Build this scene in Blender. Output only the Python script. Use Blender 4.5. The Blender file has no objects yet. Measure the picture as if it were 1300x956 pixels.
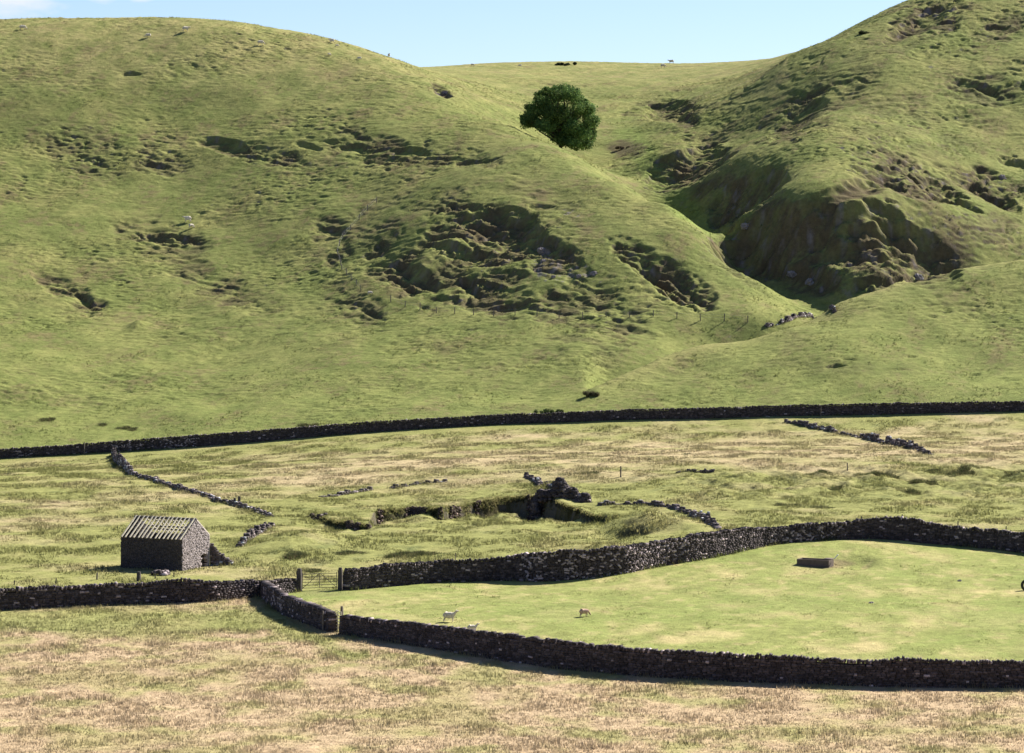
import bpy, bmesh, math, random
import numpy as np
from mathutils import Vector, Matrix
random.seed(7)
rng = np.random.default_rng(11)
scene = bpy.context.scene
col = scene.collection
F = 4000.0; ZC = 28.0; CX = 650.0; HY = 300.0     # focal length in photo pixels, eye height, principal column, horizon row
SUN_AZ, SUN_EL = math.radians(47), math.radians(38)  # azimuth to the right of the view direction

# ------------------------------------------------------------------ noise
_perm = rng.permutation(256).astype(np.int32); _perm = np.concatenate([_perm, _perm])
_ga = rng.random(256).astype(np.float32) * 2 * np.pi
_gx, _gy = np.cos(_ga), np.sin(_ga)
def gnoise(x, y):
    x = np.asarray(x, np.float32); y = np.asarray(y, np.float32)
    xi = np.floor(x).astype(np.int32); yi = np.floor(y).astype(np.int32)
    fx = x - xi; fy = y - yi
    u = fx*fx*fx*(fx*(fx*6-15)+10); v = fy*fy*fy*(fy*(fy*6-15)+10)
    def g(ix, iy, dx, dy):
        h = _perm[_perm[ix & 255] + (iy & 255)]
        return _gx[h]*dx + _gy[h]*dy
    a = g(xi, yi, fx, fy); b = g(xi+1, yi, fx-1, fy)
    c = g(xi, yi+1, fx, fy-1); d = g(xi+1, yi+1, fx-1, fy-1)
    return (a + u*(b-a) + v*((c + u*(d-c)) - (a + u*(b-a)))) * 1.5
def fbm(x, y, n=3, gain=.5, off=0.):
    s = 0; a = 1.; f = 1.
    for i in range(n):
        s = s + a*gnoise(x*f + 17.3*i + off, y*f - 9.1*i + off*1.7); a *= gain; f *= 2.03
    return s
def sstep(a, b, x):
    t = np.clip((x-a)/(b-a), 0, 1); return t*t*(3-2*t)

# ------------------------------------------------------------------ terrain: surveyed spot heights, thin plate surface
def W(px, py, Y): return ((px-CX)/F*Y, Y, ZC + (HY-py)/F*Y)
spots = []
def P(px, py, Y): spots.append(W(px, py, Y))
# near and middle fields
for px in (-150, 100, 350, 650, 950, 1200, 1450):
    P(px, 960, 166); P(px, 867, 192)
for px in (400, 650, 950, 1300, 1500): P(px, 836, 200.5)
for a in ((-150,782,221),(0,776,223),(150,766,228),(330,757,232),(440,749,236),(550,742,239),(650,738,241),(572,790,216),(743,783,219),(1000,780,219),(1300,780,219),
          (800,724,243),(880,707,249),(960,697,252),(1060,690,254),(1120,687,256),(1200,694,255),(1300,704,252),(1450,712,250),(430,803,213),(240,722,250),(100,722,250),
          (1040,722,243),(200,690,268),(60,690,268),(-150,690,268),(600,690,266),(1000,668,275),(1200,665,277),(1450,665,277),
          (-150,640,310),(100,640,306),(350,640,306),(600,625,315),(800,620,312),(1000,620,313),(1300,620,313),(-150,600,352),(200,600,350),(600,585,350),(900,580,350),(1300,575,350)):
    P(*a)
far_base = ((-200,596),(0,584),(200,572),(330,560),(430,550),(600,541),(700,537),(900,530),(1100,526),(1300,521),(1500,516))
for px, py in far_base: P(px, py, 402)
# left hill
for px in (-250, 0, 230):
    for py, Y in ((500,436),(420,472),(330,506),(240,536),(150,563),(80,583)): P(px, py, Y)
P(-250,40,602); P(0,37,602); P(100,36,601); P(230,34,600); P(330,42,598); P(430,60,596); P(500,75,600)
for a in ((430,480,436),(430,400,470),(430,320,498),(430,230,528),(430,150,555),(430,95,578),
          (600,490,428),(600,440,445),(600,380,466),(600,330,480),(600,270,494),(600,200,526),(600,155,545),
          (720,480,428),(720,420,449),(720,360,466),(720,300,480),(720,250,497),
          (820,440,438),(820,380,459),(820,320,473),(820,270,487),
          (900,440,437),(900,400,453),(900,350,468),(960,400,452)):
    P(*a)
# crest of the spur
for a in ((958,352,471),(900,300,481),(850,264,491),(800,238,502),(740,205,517),(700,184,529),(640,155,546),(560,112,573)): P(*a)
# gully floor and the ground behind the spur (world x, y, z)
for a in ((41,465,17.8),(37,480,20.8),(31.5,497,26.2),(26,515,31.0),(20.5,540,38.2),(18,565,43.2),(8,552,41.8),(2,560,45.5),(16.5,600,50.2),(14,640,56.6),(12,680,61.8)): spots.append(a)
# saddle
for px, py, Y in ((600,82,725),(720,80,740),(850,81,738),(1030,66,705),(600,105,640),(850,110,640),(900,115,618),(950,92,645),(850,140,592),(650,95,670),(760,100,665)): P(px,py,Y)
for px in (560,720,900,1050): X, Y, Z = W(px, 80, 830); spots.append((X, Y, Z-9))
# behind the crests
for px, py in ((-250,40),(0,37),(230,34),(430,60)):
    X, Y, Z = W(px, py, 600); spots.append((X*1.1, 660, Z+1.0)); spots.append((X*1.2, 760, Z-6))
# right hill
for px, lst in ((1450,((335,492),(280,506),(200,528),(100,556),(20,582),(-60,612),(-90,660))),
                (1300,((345,484),(300,494),(200,525),(100,554),(30,580),(-30,608),(-55,650))),
                (1200,((350,480),(300,486),(262,492),(230,507),(170,530),(100,555),(30,581),(-8,600))),
                (1100,((377,470),(330,474),(270,482),(225,494),(150,528),(80,560),(48,577))),
                (1000,((366,478),(320,481),(270,485),(230,495),(160,535),(100,567),(74,584))),
                (950,((342,485),(300,488),(262,494),(222,510),(180,545),(110,590)))):
    for py, Y in lst: P(px, py, Y)
P(900,262,512); P(900,228,518); P(900,180,556); P(850,215,538); P(850,190,544); P(840,175,560); P(1150,18,590)
# shoulder in front of the gully mouth
for a in ((760,508,413),(760,495,420),(850,470,424),(950,442,430),(1000,421,436),(1060,398,444),(1100,380,450),(1150,354,458),(1250,341,462),(1350,334,464),(1500,325,466),
          (1000,480,418),(1200,460,424),(1200,400,442),(1350,400,442),(1350,460,424)): P(*a)
for px, py, Y in ((1100,380,450),(1150,354,458),(1250,341,462),(1350,334,464),(1500,325,466)):
    X, y, Z = W(px, py, Y+10); spots.append((X, y, Z-2.2))
for px, py, Y in ((1000,421,446),(930,446,440)): X, y, Z = W(px, py, Y); spots.append((X, y, Z-.5))
# the slope the camera stands on, and the country all round
for X in (-400,-150,-40,0,40,150,400):
    spots += [(X,-150,34),(X,0,26.2),(X,50,15.5),(X,100,6),(X,135,2)]
for s in (-1,1):
    for Y in (200,260,330,400): spots.append((s*300, Y, 2 if s < 0 else 6))
    for Y, Z in ((470,20),(540,44),(600,64),(700,70),(850,60)): spots.append((s*300, Y, Z))
for X in (-400,-150,0,150,400): spots += [(X,1000,45),(X,1300,25)]
sp = np.array(spots, float)
def _U(r2): return np.where(r2 > 1e-9, r2*np.log(np.maximum(r2, 1e-9)), 0)
def _sc(x, y): return x/100., y/100.
sx, sy = _sc(sp[:,0], sp[:,1]); n = len(sp)
K = _U((sx[:,None]-sx)**2 + (sy[:,None]-sy)**2) + np.eye(n)*0.0004
Pm = np.stack([np.ones(n), sx, sy], 1)
A = np.block([[K, Pm],[Pm.T, np.zeros((3,3))]])
wts = np.linalg.solve(A, np.concatenate([sp[:,2], np.zeros(3)]))
def base_h(x, y):
    ax, ay = _sc(x, y); shp = ax.shape; ax = ax.ravel(); ay = ay.ravel(); out = np.empty(ax.shape)
    for i in range(0, len(ax), 20000):
        a, b = ax[i:i+20000], ay[i:i+20000]
        out[i:i+20000] = _U((a[:,None]-sx)**2+(b[:,None]-sy)**2) @ wts[:n] + wts[n] + wts[n+1]*a + wts[n+2]*b
    return out.reshape(shp)

def spaced(segs):
    out = [segs[0][0]]
    for a, b, d in segs:
        k = max(1, int(round((b-a)/d))); out += list(np.linspace(a, b, k+1)[1:])
    return np.array(out)
g = np.cumsum(1.5*1.09**np.arange(34))
xs = np.concatenate([-118-g[::-1], spaced([(-118,118,.23)]), 118+g])
g2 = np.cumsum(1.0*1.12**np.arange(34))
ys = np.concatenate([160-g2[::-1], spaced([(160,255,.22),(255,288,.3),(288,330,.16),(330,402,.3),(402,600,.23),(600,680,.35),(680,780,.6)]), 780+np.cumsum(1.0*1.1**np.arange(34))])
NX, NY = len(xs), len(ys)
def cr_matrix(N, step):
    idx = list(range(0, N, step));
    if idx[-1] != N-1: idx.append(N-1)
    return np.array(idx)
def hermite(fine, coarse):       # monotone-safe piecewise cubic weights on a non uniform grid
    k = np.clip(np.searchsorted(coarse, fine, side='right')-1, 0, len(coarse)-2)
    h = coarse[k+1]-coarse[k]; t = (fine-coarse[k])/h
    M = np.zeros((len(fine), len(coarse))); r = np.arange(len(fine))
    h00 = 2*t**3-3*t**2+1; h10 = t**3-2*t**2+t; h01 = -2*t**3+3*t**2; h11 = t**3-t**2
    M[r,k] += h00; M[r,k+1] += h01
    def slope(kk, w):
        a = np.clip(kk-1, 0, len(coarse)-1); b = np.clip(kk+1, 0, len(coarse)-1)
        d = coarse[b]-coarse[a]
        np.add.at(M, (r, b), w*h/d); np.add.at(M, (r, a), -w*h/d)
    slope(k, h10); slope(k+1, h11)
    return M
ix, iy = cr_matrix(NX, 7), cr_matrix(NY, 7)
cx_, cy_ = xs[ix], ys[iy]
Zc = base_h(*np.meshgrid(cx_, cy_))
Z0 = hermite(ys, cy_) @ Zc @ hermite(xs, cx_).T
XX, YY = np.meshgrid(xs.astype(np.float32), ys.astype(np.float32))

def sample(G, x, y):
    x = np.asarray(x, float); y = np.asarray(y, float)
    i = np.clip(np.searchsorted(xs, x)-1, 0, NX-2); j = np.clip(np.searchsorted(ys, y)-1, 0, NY-2)
    tx = np.clip((x-xs[i])/(xs[i+1]-xs[i]), 0, 1); ty = np.clip((y-ys[j])/(ys[j+1]-ys[j]), 0, 1)
    return (G[j,i]*(1-tx)+G[j,i+1]*tx)*(1-ty) + (G[j+1,i]*(1-tx)+G[j+1,i+1]*tx)*ty
def hit(px, py, G=None, near=170, far=900):
    """where the sight line through a photo pixel meets the ground"""
    G = Z0 if G is None else G
    Y = np.arange(near, far, .25); X = (px-CX)/F*Y; Zr = ZC+(HY-py)/F*Y
    d = sample(G, X, Y) - Zr
    k = np.argmax(d > 0)
    if d[k] <= 0: k = np.argmax(d)
    return float(X[k]), float(Y[k])

# ------------------------------------------------------------------ terrain: hummocks, crags, scars, the quarry hollow
Z0 = Z0.astype(np.float32)
PXg = CX + F*XX/np.maximum(YY, 30); PYg = HY - (Z0-ZC)/np.maximum(YY, 30)*F
hillm = sstep(401, 409, YY) * sstep(900, 760, YY)
farm = sstep(700, 600, YY)
def ell(px, py, rx, ry, rot):
    a = math.radians(rot); dx = PXg-px; dy = PYg-py
    return ((dx*math.cos(a)+dy*math.sin(a))/rx)**2 + ((-dx*math.sin(a)+dy*math.cos(a))/ry)**2
vis = np.ones_like(Z0)
crags = [ # px, py, rx, ry, tilt, strength, step
 (610,300,85,42,10,.7,1.7),(520,350,60,28,28,.8,1.5),(470,190,60,20,12,.75,1.2),(575,200,50,16,3,.6,1.2),(640,372,110,35,12,.7,1.3),
 (450,385,40,22,15,.6,.9),(745,385,80,35,22,.6,1.1),(845,345,75,18,30,1.,1.7),(720,440,60,14,5,.45,.7),(205,302,60,22,12,.6,1.1),
 (250,350,70,18,22,.5,.9),(90,370,55,16,35,.85,1.1),(300,375,60,18,25,.6,.9),(110,190,60,30,18,.45,.8),(200,205,40,16,5,.5,.9),
 (335,197,60,12,10,.7,1.1),(420,290,30,16,0,.7,.9),(430,320,18,25,0,.6,1.0),(700,262,70,30,40,.35,.8),(700,330,55,28,35,.85,1.3),
 (560,260,70,20,0,.4,1.),(480,300,50,30,30,.4,.9),
 (1000,300,100,60,-5,.35,1.5),(1120,290,85,50,10,.25,1.2),(1090,345,110,28,8,.25,.9),(872,208,58,30,-25,.4,1.5),(848,137,48,16,-8,.45,1.3),(955,245,55,26,-30,.4,1.4),
 (1010,150,60,30,-30,.45,1.3),(1150,218,70,22,18,.6,1.5),(1262,232,50,18,25,.8,1.8),(1178,22,50,22,-15,.7,1.9),(1245,110,50,22,12,.55,1.4),
 (1275,35,40,18,0,.6,1.4),(1190,320,70,22,8,.4,1.2),(1120,60,60,22,-25,.3,1.),(1060,110,60,25,-30,.3,1.),(1150,160,90,40,10,.3,1.),(1250,290,70,26,12,.45,1.2),
 (560,115,14,6,40,.8,1.2),(1050,468,110,12,0,.22,.5)]
wx = fbm(XX/9, YY/9, 3, .55, 3.1); wy = fbm(XX/3.1, YY/4.0, 3, .6, 8.7)
edge = fbm(XX/6, YY/6, 3, .6, 21.)
Z = Z0.copy()
cm = np.zeros_like(Z0); ch = np.zeros_like(Z0)
for px, py, rx, ry, rot, s, h in crags:
    sub = (np.abs(PXg-px) < 2.2*max(rx,ry)) & (np.abs(PYg-py) < 2.2*max(rx,ry)) & (YY > 405)
    m = np.where(sub, s*np.clip(1.25-ell(px,py,rx,ry,rot)+.75*edge, 0, 1), 0).astype(np.float32)
    ch = np.where(m > cm, h, ch); cm = np.maximum(cm, m)
back = sstep(690, 620, YY)
cm = cm*back
slope0 = np.hypot(np.gradient(Z0, axis=1)/np.gradient(XX, axis=1), np.gradient(Z0, axis=0)/np.gradient(YY, axis=0))
steep = sstep(.75, 1.15, slope0)
# blur the step height field is not needed: steps are mixed by strength
def terrace(zz, h, lo):
    t = zz/h; f = t-np.floor(t)
    return h*(np.floor(t)+sstep(lo, 1., f)) - zz
slant = np.where(PXg < 880, XX*.22, -XX*.16)
wd = fbm(XX/6.2, (YY+slant)/1.8, 3, .6, 31.)
tiltx = np.where(PXg < 880, XX*.17, -XX*.05)
for h in (3.0, 1.9, 1.1):
    sel = np.exp(-((ch-h)/(.35*h+.15))**2)*cm
    Z += (1-.85*steep)*sel*terrace(Z0 + wx*.75*h + wd*.16*h + tiltx, h, .66)*.62
    Z += (1-.75*steep)*sel*terrace(Z0 + wx*.5*h + wd*.5 + tiltx*1.4, h*.42, .6)*.6
# everywhere on the hill: sheep-worn terracettes and tussocks
patch = np.clip(.42+.9*fbm(XX/22, YY/22, 2, .5, 5.), 0, 1)
upper = sstep(470, 380, PYg)
slant = np.where(PXg < 880, XX*.22, -XX*.16)
Z += hillm*back*(.2+.9*patch*(.35+.65*upper))*.30*terrace(Z0 + wd*.55 + wx*.6 + tiltx*.7, .62, .62)
Z += hillm*(.5*fbm(XX/17, YY/17, 2, .5, 40.)*back + .13*fbm(XX/3.0, (YY+slant)/1.6, 2, .5, 61.)*(.35+.65*np.maximum(patch, cm)))
rough = fbm(XX/1.35, (YY+slant)/.62, 2, .6, 71.)
Z += hillm*rough*(.035+.045*patch+.065*cm+.07*steep)
dash = fbm(XX/2.3, (YY+slant)/.66, 2, .5, 52.)
Z -= hillm*back*np.clip(dash-.25, 0, .6)*(.15+.95*np.clip(1.5*(patch-.35)+cm,0,1.3))*.62*(.3+.7*upper)
Z += hillm*steep*.16*fbm(XX/4.5, YY/2.2, 3, .6, 83.)
R_side = sstep(-10, 25, XX-(41-(YY-465)*.17)) * sstep(455, 475, YY)*back
Z += R_side*.38*terrace(Z0 + wx*1.2 + wy*.7 - XX*.08, 1.5, .6)*np.clip(.3+fbm(XX/12, YY/12, 2, .5, 15.), 0, 1)
scoop = np.zeros_like(Z0)
# broad scooped hollows with a crisp upper rim: px, py, rx, ry, tilt, depth
for px, py, rx, ry, rot, dep in ((872,213,62,26,-22,3.0),(950,248,58,22,-33,2.8),(1035,300,125,52,-8,3.4),(1130,318,100,44,14,2.8),(1145,232,75,18,16,2.0),(1085,240,60,14,-12,1.6),(1000,345,70,26,14,1.8),
        (640,292,62,34,14,2.6),(850,140,34,15,-8,1.9),(870,150,20,12,10,1.2),(1165,30,46,13,-28,1.6),(1250,245,52,12,28,1.5),(850,355,62,11,31,1.5),(1012,152,44,14,-32,1.3),(1030,122,24,7,-25,.8),(700,318,40,16,35,.9),(520,345,40,14,25,1.3),(283,187,34,10,12,1.3)):
    sub = (np.abs(PXg-px) < 1.5*max(rx,ry)) & (np.abs(PYg-py) < 1.5*max(rx,ry)) & (YY > 405) & (YY < 640)
    a = math.radians(rot); dx = PXg-px; dy = PYg-py; b = (dx*math.sin(a)-dy*math.cos(a))/ry
    q = np.clip(1 - ell(px,py,rx,ry,rot) + .38*wx + .22*wd, 0, 1)
    Z -= np.where(sub, dep*(.85+.15*wd)*q**.62*sstep(-1.2, .35, b), 0)
    scoop = np.maximum(scoop, np.where(sub, np.clip(q*1.6, 0, 1), 0))
# the sunlit shoulder ends in a crest with a dip behind it
sc = [hit(a, b, Z0, 400, 480) for a, b in ((740,513),(800,492),(860,468),(930,446),(1000,421),(1050,401),(1100,379),(1150,354),(1250,341),(1350,334))]
scx = np.array([a for a, b in sc]); scy = np.array([418,423,430,435,440,446,452,459,463,465.])
cs = YY - np.interp(XX, scx, scy); win = sstep(scx[0], scx[0]+4, XX)*sstep(120, 90, XX)
Z -= win*(1.7+1.3*sstep(52, 40, XX))*sstep(0, 4.5, cs)*np.exp(-np.clip(cs-5, 0, 60)/8)
Z += win*.7*np.exp(-(cs/4.5)**2)
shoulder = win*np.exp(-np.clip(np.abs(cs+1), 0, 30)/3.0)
# single scars and hollows: px, py, rx, ry, tilt, depth
scars = [(168,94,12,3,0,.6),(560,117,14,5,30,.8),(450,185,26,7,8,.8),(520,192,24,6,5,.8),(600,205,26,5,-5,.8),(105,378,26,6,38,.9),
 (215,305,40,9,5,1.0),(590,320,45,12,10,1.3),(510,358,26,9,30,1.1),(595,360,18,9,40,1.1),(655,388,28,8,-5,.9),(830,355,50,9,32,1.3),
 (860,378,30,6,25,.9),(1145,350,60,16,-15,1.5),(1145,207,18,6,20,1.),(1190,235,45,10,28,1.3),(1255,243,30,8,35,1.1),
 (1210,250,40,7,25,1.),(1285,205,18,8,10,1.),(1235,107,22,6,8,.8),(1255,115,20,5,20,.8),(1060,468,13,3,-5,.5),(1078,459,10,2,0,.35),(1235,472,9,3,0,.4),(1145,470,14,2.5,0,.3),
 (1155,452,9,2,0,.3),(690,262,20,5,-5,.5),(470,395,22,5,25,.5),(120,205,20,5,25,.5),(195,210,18,5,5,.6),(390,186,16,4,10,.6),(420,290,20,5,0,.7),(425,180,14,4,10,.6)]
for px, py, rx, ry, rot, dep in scars:
    sub = (np.abs(PXg-px) < 1.6*max(rx,ry)) & (np.abs(PYg-py) < 1.6*max(rx,ry)) & (YY > 405) & (YY < 640)
    a = math.radians(rot); dx = PXg-px; dy = PYg-py
    b = (dx*math.sin(a)-dy*math.cos(a))/ry
    q = np.clip(1 - ell(px,py,rx,ry,rot) + .8*wd + .25*rough, 0, 1)
    Z -= np.where(sub, dep*np.sqrt(q)*sstep(-1.1, .5, b), 0)
# grassy mound on the lower slope and small banks
def mound(px, py, rx, ry, amp, p=1.):
    global Z
    cx, cy = hit(px, py, Z); 
    q = ((XX-cx)/(rx*cy/F))**2 + ((YY-cy)/ry)**2
    Z = Z + amp*np.exp(-np.minimum(q,30)**p)*(1+.25*wy)
mound(176,415,14,2.2,.75)
mound(755,500,12,2.5,.5)
# the near edge of the shoulder is hummocky
# fields
fieldm = sstep(402, 396, YY)
midf = fieldm*sstep(252, 268, YY)
Z += midf*(.15*fbm(XX/7, YY/6, 3, .5, 90.) + .05*rough)
Z += fieldm*(1-midf)*(.03*fbm(XX/2.5, YY/2.5, 2, .5, 95.)+.012*rough)
rr = midf*sstep(820,900,PXg)*np.exp(-((PYg-612)/24)**2)
Z += rr*.35*fbm(XX/3.2, YY/4.5, 3, .6, 33.)
# quarry hollow with a broken back edge
bpx = np.array([385,400,430,470,478,520,560,600,650,690,735,770,800]); bpy_ = np.array([652,656,662,668,650,645,648,640,634,636,648,660,664])
bD = np.array([0,.35,.6,.5,1.0,.8,.7,1.2,1.8,2.1,1.0,.35,0])
bx, bY = zip(*[hit(a, b) for a, b in zip(bpx, bpy_)])
yb = np.interp(XX, bx, bY) + .9*fbm(XX/4.2, YY/9, 4, .55, 55.); db = np.interp(XX, bx, bD)*np.clip(1+.55*fbm(XX/3.0, YY/12, 3, .55, 57.), .35, 1.5)
s_ = yb - YY
Z -= db*1.15*sstep(-.1, .35+.75*db+.4*edge, s_+.25*rough)*np.exp(-np.clip(s_, 0, 80)/11)*(1+.15*wy)
Z += (db > .2)*.5*np.exp(-np.clip(np.abs(s_+1.2), 0, 9)**2/4)*(.3+edge*.5)
for m in ((822,668,52,5,1.3),(875,672,30,4,.7),(745,700,45,4,.5),(395,690,60,7,.8),(360,700,60,7,.35),(690,630,26,3.0,.9),(715,632,24,3.2,1.3),(1110,598,40,3,.45),(1230,597,50,3,.35),(1040,598,20,2,.3)): mound(*m)
for px, py, rx, ry, dep in ((788,676,34,3.2,1.3),(730,698,34,3,.9),(835,690,22,2.,.5),(560,668,24,2.5,.4),(1085,714,26,2.5,.45),(1090,634,20,2,.4)):
    cx, cy = hit(px, py, Z); q = ((XX-cx)/(rx*cy/F))**2+((YY-cy)/ry)**2
    Z -= dep*np.exp(-np.minimum(q, 30)**1.5)*(1+.4*wy)
# little shelves under the barn
bcx, bcy = hit(205, 722); q = ((XX-bcx)/6)**2+((YY-bcy-1)/7)**2
Z = Z*(1-np.exp(-q**3)) + np.exp(-q**3)*sample(Z0, bcx, bcy)
def gz(x, y): return sample(Z, x, y)

# ------------------------------------------------------------------ ground colours (albedo of turf, seed heads, bare earth, rock)
dZx = np.gradient(Z, axis=1)/np.gradient(XX, axis=1); dZy = np.gradient(Z, axis=0)/np.gradient(YY, axis=0)
slope = np.sqrt(dZx**2+dZy**2)

def zone_of(px, py, x, y):
    """weights of enclosed field and of pink meadow"""
    topw = np.interp(px, EW_px, EW_top); botw = np.interp(px, EB_px, EB_bot)
    enc = (py > topw) & (py < botw) & (px > 345)
    low = (py >= botw) | ((px <= 345) & (py > np.interp(px, [-100,0,345], [782,775,758])))
    return enc, low
EW_px = np.array([345,376,437,500,640,700,750,800,850,900,960,1020,1090,1120,1200,1300,1620]); EW_top = np.array([753,750,748,743,736,737,733,726,717,706,696,687,683,684,692,702,724])
EB_px = np.array([333,345,362,382,407,432,500,600,700,800,900,1000,1150,1300,1450]); EB_bot = np.array([758,768,779,788,797,803,815,832,848,857,864,868,872,873,873])
def mixc(a, b, t): return a*(1-t)[...,None] + np.array(b)*t[...,None]
def ground_colour(x, y, px, py):
    n1 = fbm(x/13, y/13, 3, .55, 2.); n2 = fbm(x/3.5, y/5., 3, .6, 12.); n3 = fbm(x/1.1, y/1.3, 2, .6, 19.)
    n4 = fbm(x/7., y/11., 3, .6, 27.)
    c = np.zeros(x.shape+(3,)) + np.array(HILL_G)
    c = mixc(c, HILL_Y, np.clip(.38+.55*n1+.35*n2, 0, 1))
    c = mixc(c, HILL_O, np.clip(-.15+.8*n4+.6*n3, 0, .8))
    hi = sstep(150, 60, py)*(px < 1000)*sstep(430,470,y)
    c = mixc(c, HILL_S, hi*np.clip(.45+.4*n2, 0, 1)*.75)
    lush = sstep(520, 390, y)*.55*np.clip(.4+.6*n1, 0, 1)+sstep(30,5,np.abs(px-820-(py-200)*.75))*sstep(140,180,py)*sstep(380,340,py)*(y>485)*.8
    c = mixc(c, HILL_L, np.clip(lush, 0, .6)*(y > 402))
    f = sstep(404, 400, y)
    enc, low = zone_of(px, py, x, y)
    m = np.zeros_like(c) + np.array(MID_G)
    tan = np.clip(-.12 + 1.0*np.exp(-((py-np.interp(px,[0,300,430,650,900,1300],[660,612,600,583,577,566]))/26)**2)*np.interp(px,[0,250,400],[.35,.6,1]) + .6*n1+.3*n2, 0, 1)
    m = mixc(m, TAN, tan*.72)
    m = mixc(m, MID_Y, np.clip(-.1+.9*n4, 0, .7))
    m = mixc(m, RUSH, np.clip(n2*.9-.5 + .35*np.exp(-((py-612)/22)**2)*(px > 640) + .3*np.exp(-((py-705)/18)**2)*(px>300)*(px<640), 0, .75))
    e = np.zeros_like(c) + np.array(ENC_G)
    e = mixc(e, STRAW, np.clip(.02+.75*n4+.5*n2*np.clip(.5+n1,0,1), 0, .85))
    e = mixc(e, STRAW, np.clip(fbm(x/1.5, y/2.6, 2, .6, 66.)*1.1-.3, 0, .6))
    e = mixc(e, (.13,.10,.055), np.clip(1.1-((px-1050)/34)**2-((py-716)/7)**2+.5*n3, 0, .75))
    e = mixc(e, (.20,.16,.09), np.clip(.9-((px-408)/34)**2-((py-754)/5)**2+.5*n3, 0, .6)+np.clip(.8-((px-436)/14)**2-((py-797)/6)**2+.4*n3, 0, .5))
    e = mixc(e, ENC_L, np.clip(.1-.8*n1+.3*n3, 0, .6))
    l = np.zeros_like(c) + np.array(PINK)
    near_wall = np.clip(1-np.abs(py-np.interp(px, [0,345,400,432], [785,785,812,830]))/25, 0, 1)*(px < 470)
    l = mixc(l, ENC_G, np.clip(near_wall*1.3+.5*n1-.2+.3*n2+.55*np.exp(-((py-795)/18)**2)*(px<330), 0, .85))
    l = mixc(l, MID_Y, np.clip(.18+.6*n4+.4*n2, 0, .6))
    l = mixc(l, ENC_G, np.clip(.7*n2-.5*n1-.1, 0, .45))
    m = np.where(enc[...,None], e, m); m = np.where(low[...,None], l, m)
    c = c*(1-f)[...,None] + m*f[...,None]
    return c*(1+.13*n3+.08*n2)[...,None]
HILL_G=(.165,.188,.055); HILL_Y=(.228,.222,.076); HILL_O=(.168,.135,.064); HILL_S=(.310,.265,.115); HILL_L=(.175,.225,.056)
MID_G=(.235,.235,.080); MID_Y=(.310,.275,.115); TAN=(.465,.350,.215); RUSH=(.095,.115,.042)
ENC_G=(.235,.250,.080); ENC_L=(.185,.225,.062); STRAW=(.420,.345,.165); PINK=(.455,.335,.205)
PYd = HY - (Z-ZC)/np.maximum(YY, 30)*F
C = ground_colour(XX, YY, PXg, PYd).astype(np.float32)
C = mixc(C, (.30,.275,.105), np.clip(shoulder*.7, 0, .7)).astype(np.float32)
rockn = fbm(XX/1.6, YY/1.6, 3, .6, 77.)
earth = np.clip(sstep(.95, 1.5, slope + .3*rockn)*hillm*(.35+.65*np.clip(cm*2,0,1)) + sstep(.7, 1.3, slope)*midf, 0, 1)
C = mixc(C, (.105,.080,.052), np.clip(earth*.75*(1-midf), 0, .85)); C = mixc(C, (.050,.042,.022), np.clip(sstep(.4,.9,slope)*midf*.9, 0, .9))
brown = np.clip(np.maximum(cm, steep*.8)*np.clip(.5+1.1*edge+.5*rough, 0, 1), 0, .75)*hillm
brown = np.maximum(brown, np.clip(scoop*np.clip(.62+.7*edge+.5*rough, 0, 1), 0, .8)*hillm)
C = mixc(C, (.092,.066,.042), brown)  # brown earth of crags and scoops, also darkened to deepen their shade
scrub = np.clip(1.2-ell(795,188,26,9,0)+.6*wy, 0, 1)*(YY > 530)*(YY < 600)
C = mixc(C, (.10,.075,.045), np.clip(scrub, 0, .8))
rockpx = np.maximum.reduce([np.clip(1-ell(a,b,r,s,t), 0, 1) for a,b,r,s,t in ((688,322,14,22,0),(745,345,30,12,20),(725,268,14,8,0),(700,342,30,20,30),(1030,358,18,7,0),(1160,350,12,8,-10),(1270,228,12,8,0),(565,117,12,4,30),(1190,15,30,9,0))])
rock = np.clip(sstep(1.1, 1.9, slope+.6*rockn)*sstep(0,.35,rockpx+.25*rockn), 0, 1)*hillm + sstep(1.2,2.2,slope+.9*rockn)*midf*.35*sstep(0,.5,rockn+.3)
rock = np.clip(rock + sstep(.55,.75,rockn+.35*rockpx)*sstep(0,.3,rockpx)*(PXg<800)*hillm*.8, 0, 1)
C = mixc(C, (.20,.175,.175), rock*.7).astype(np.float32)

def new_mesh(name, verts, faces_flat, loop_n, colors=None, smooth=False):
    me = bpy.data.meshes.new(name)
    nf = len(faces_flat)//loop_n
    me.vertices.add(len(verts)); me.vertices.foreach_set('co', np.asarray(verts, np.float32).ravel())
    me.loops.add(len(faces_flat)); me.loops.foreach_set('vertex_index', np.asarray(faces_flat, np.int32))
    me.polygons.add(nf); me.polygons.foreach_set('loop_start', np.arange(0, nf*loop_n, loop_n, dtype=np.int32))
    me.polygons.foreach_set('loop_total', np.full(nf, loop_n, np.int32))
    if smooth: me.polygons.foreach_set('use_smooth', np.ones(nf, bool))
    me.update(calc_edges=True)
    if colors is not None:
        at = me.color_attributes.new('col', 'FLOAT_COLOR', 'POINT')
        cc = np.ones((len(verts), 4), np.float32); cc[:,:3] = np.clip(colors, 0, 1); at.data.foreach_set('color', cc.ravel())
    return me
def link(name, me, mats, parent=None, loc=None, rot=0):
    o = bpy.data.objects.new(name, me); col.objects.link(o)
    if me is not None:
        me.name = name
        for m in (mats if isinstance(mats, (list, tuple)) else [mats]): me.materials.append(m)
    if parent: o.parent = parent
    if loc is not None: o.location = loc
    o.rotation_euler = (0,0,rot)
    return o
def thing(name, label, cat, loc=(0,0,0), rot=0, group=None):
    return tag(link(name, None, None, loc=loc, rot=rot), label, cat, group)
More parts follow.
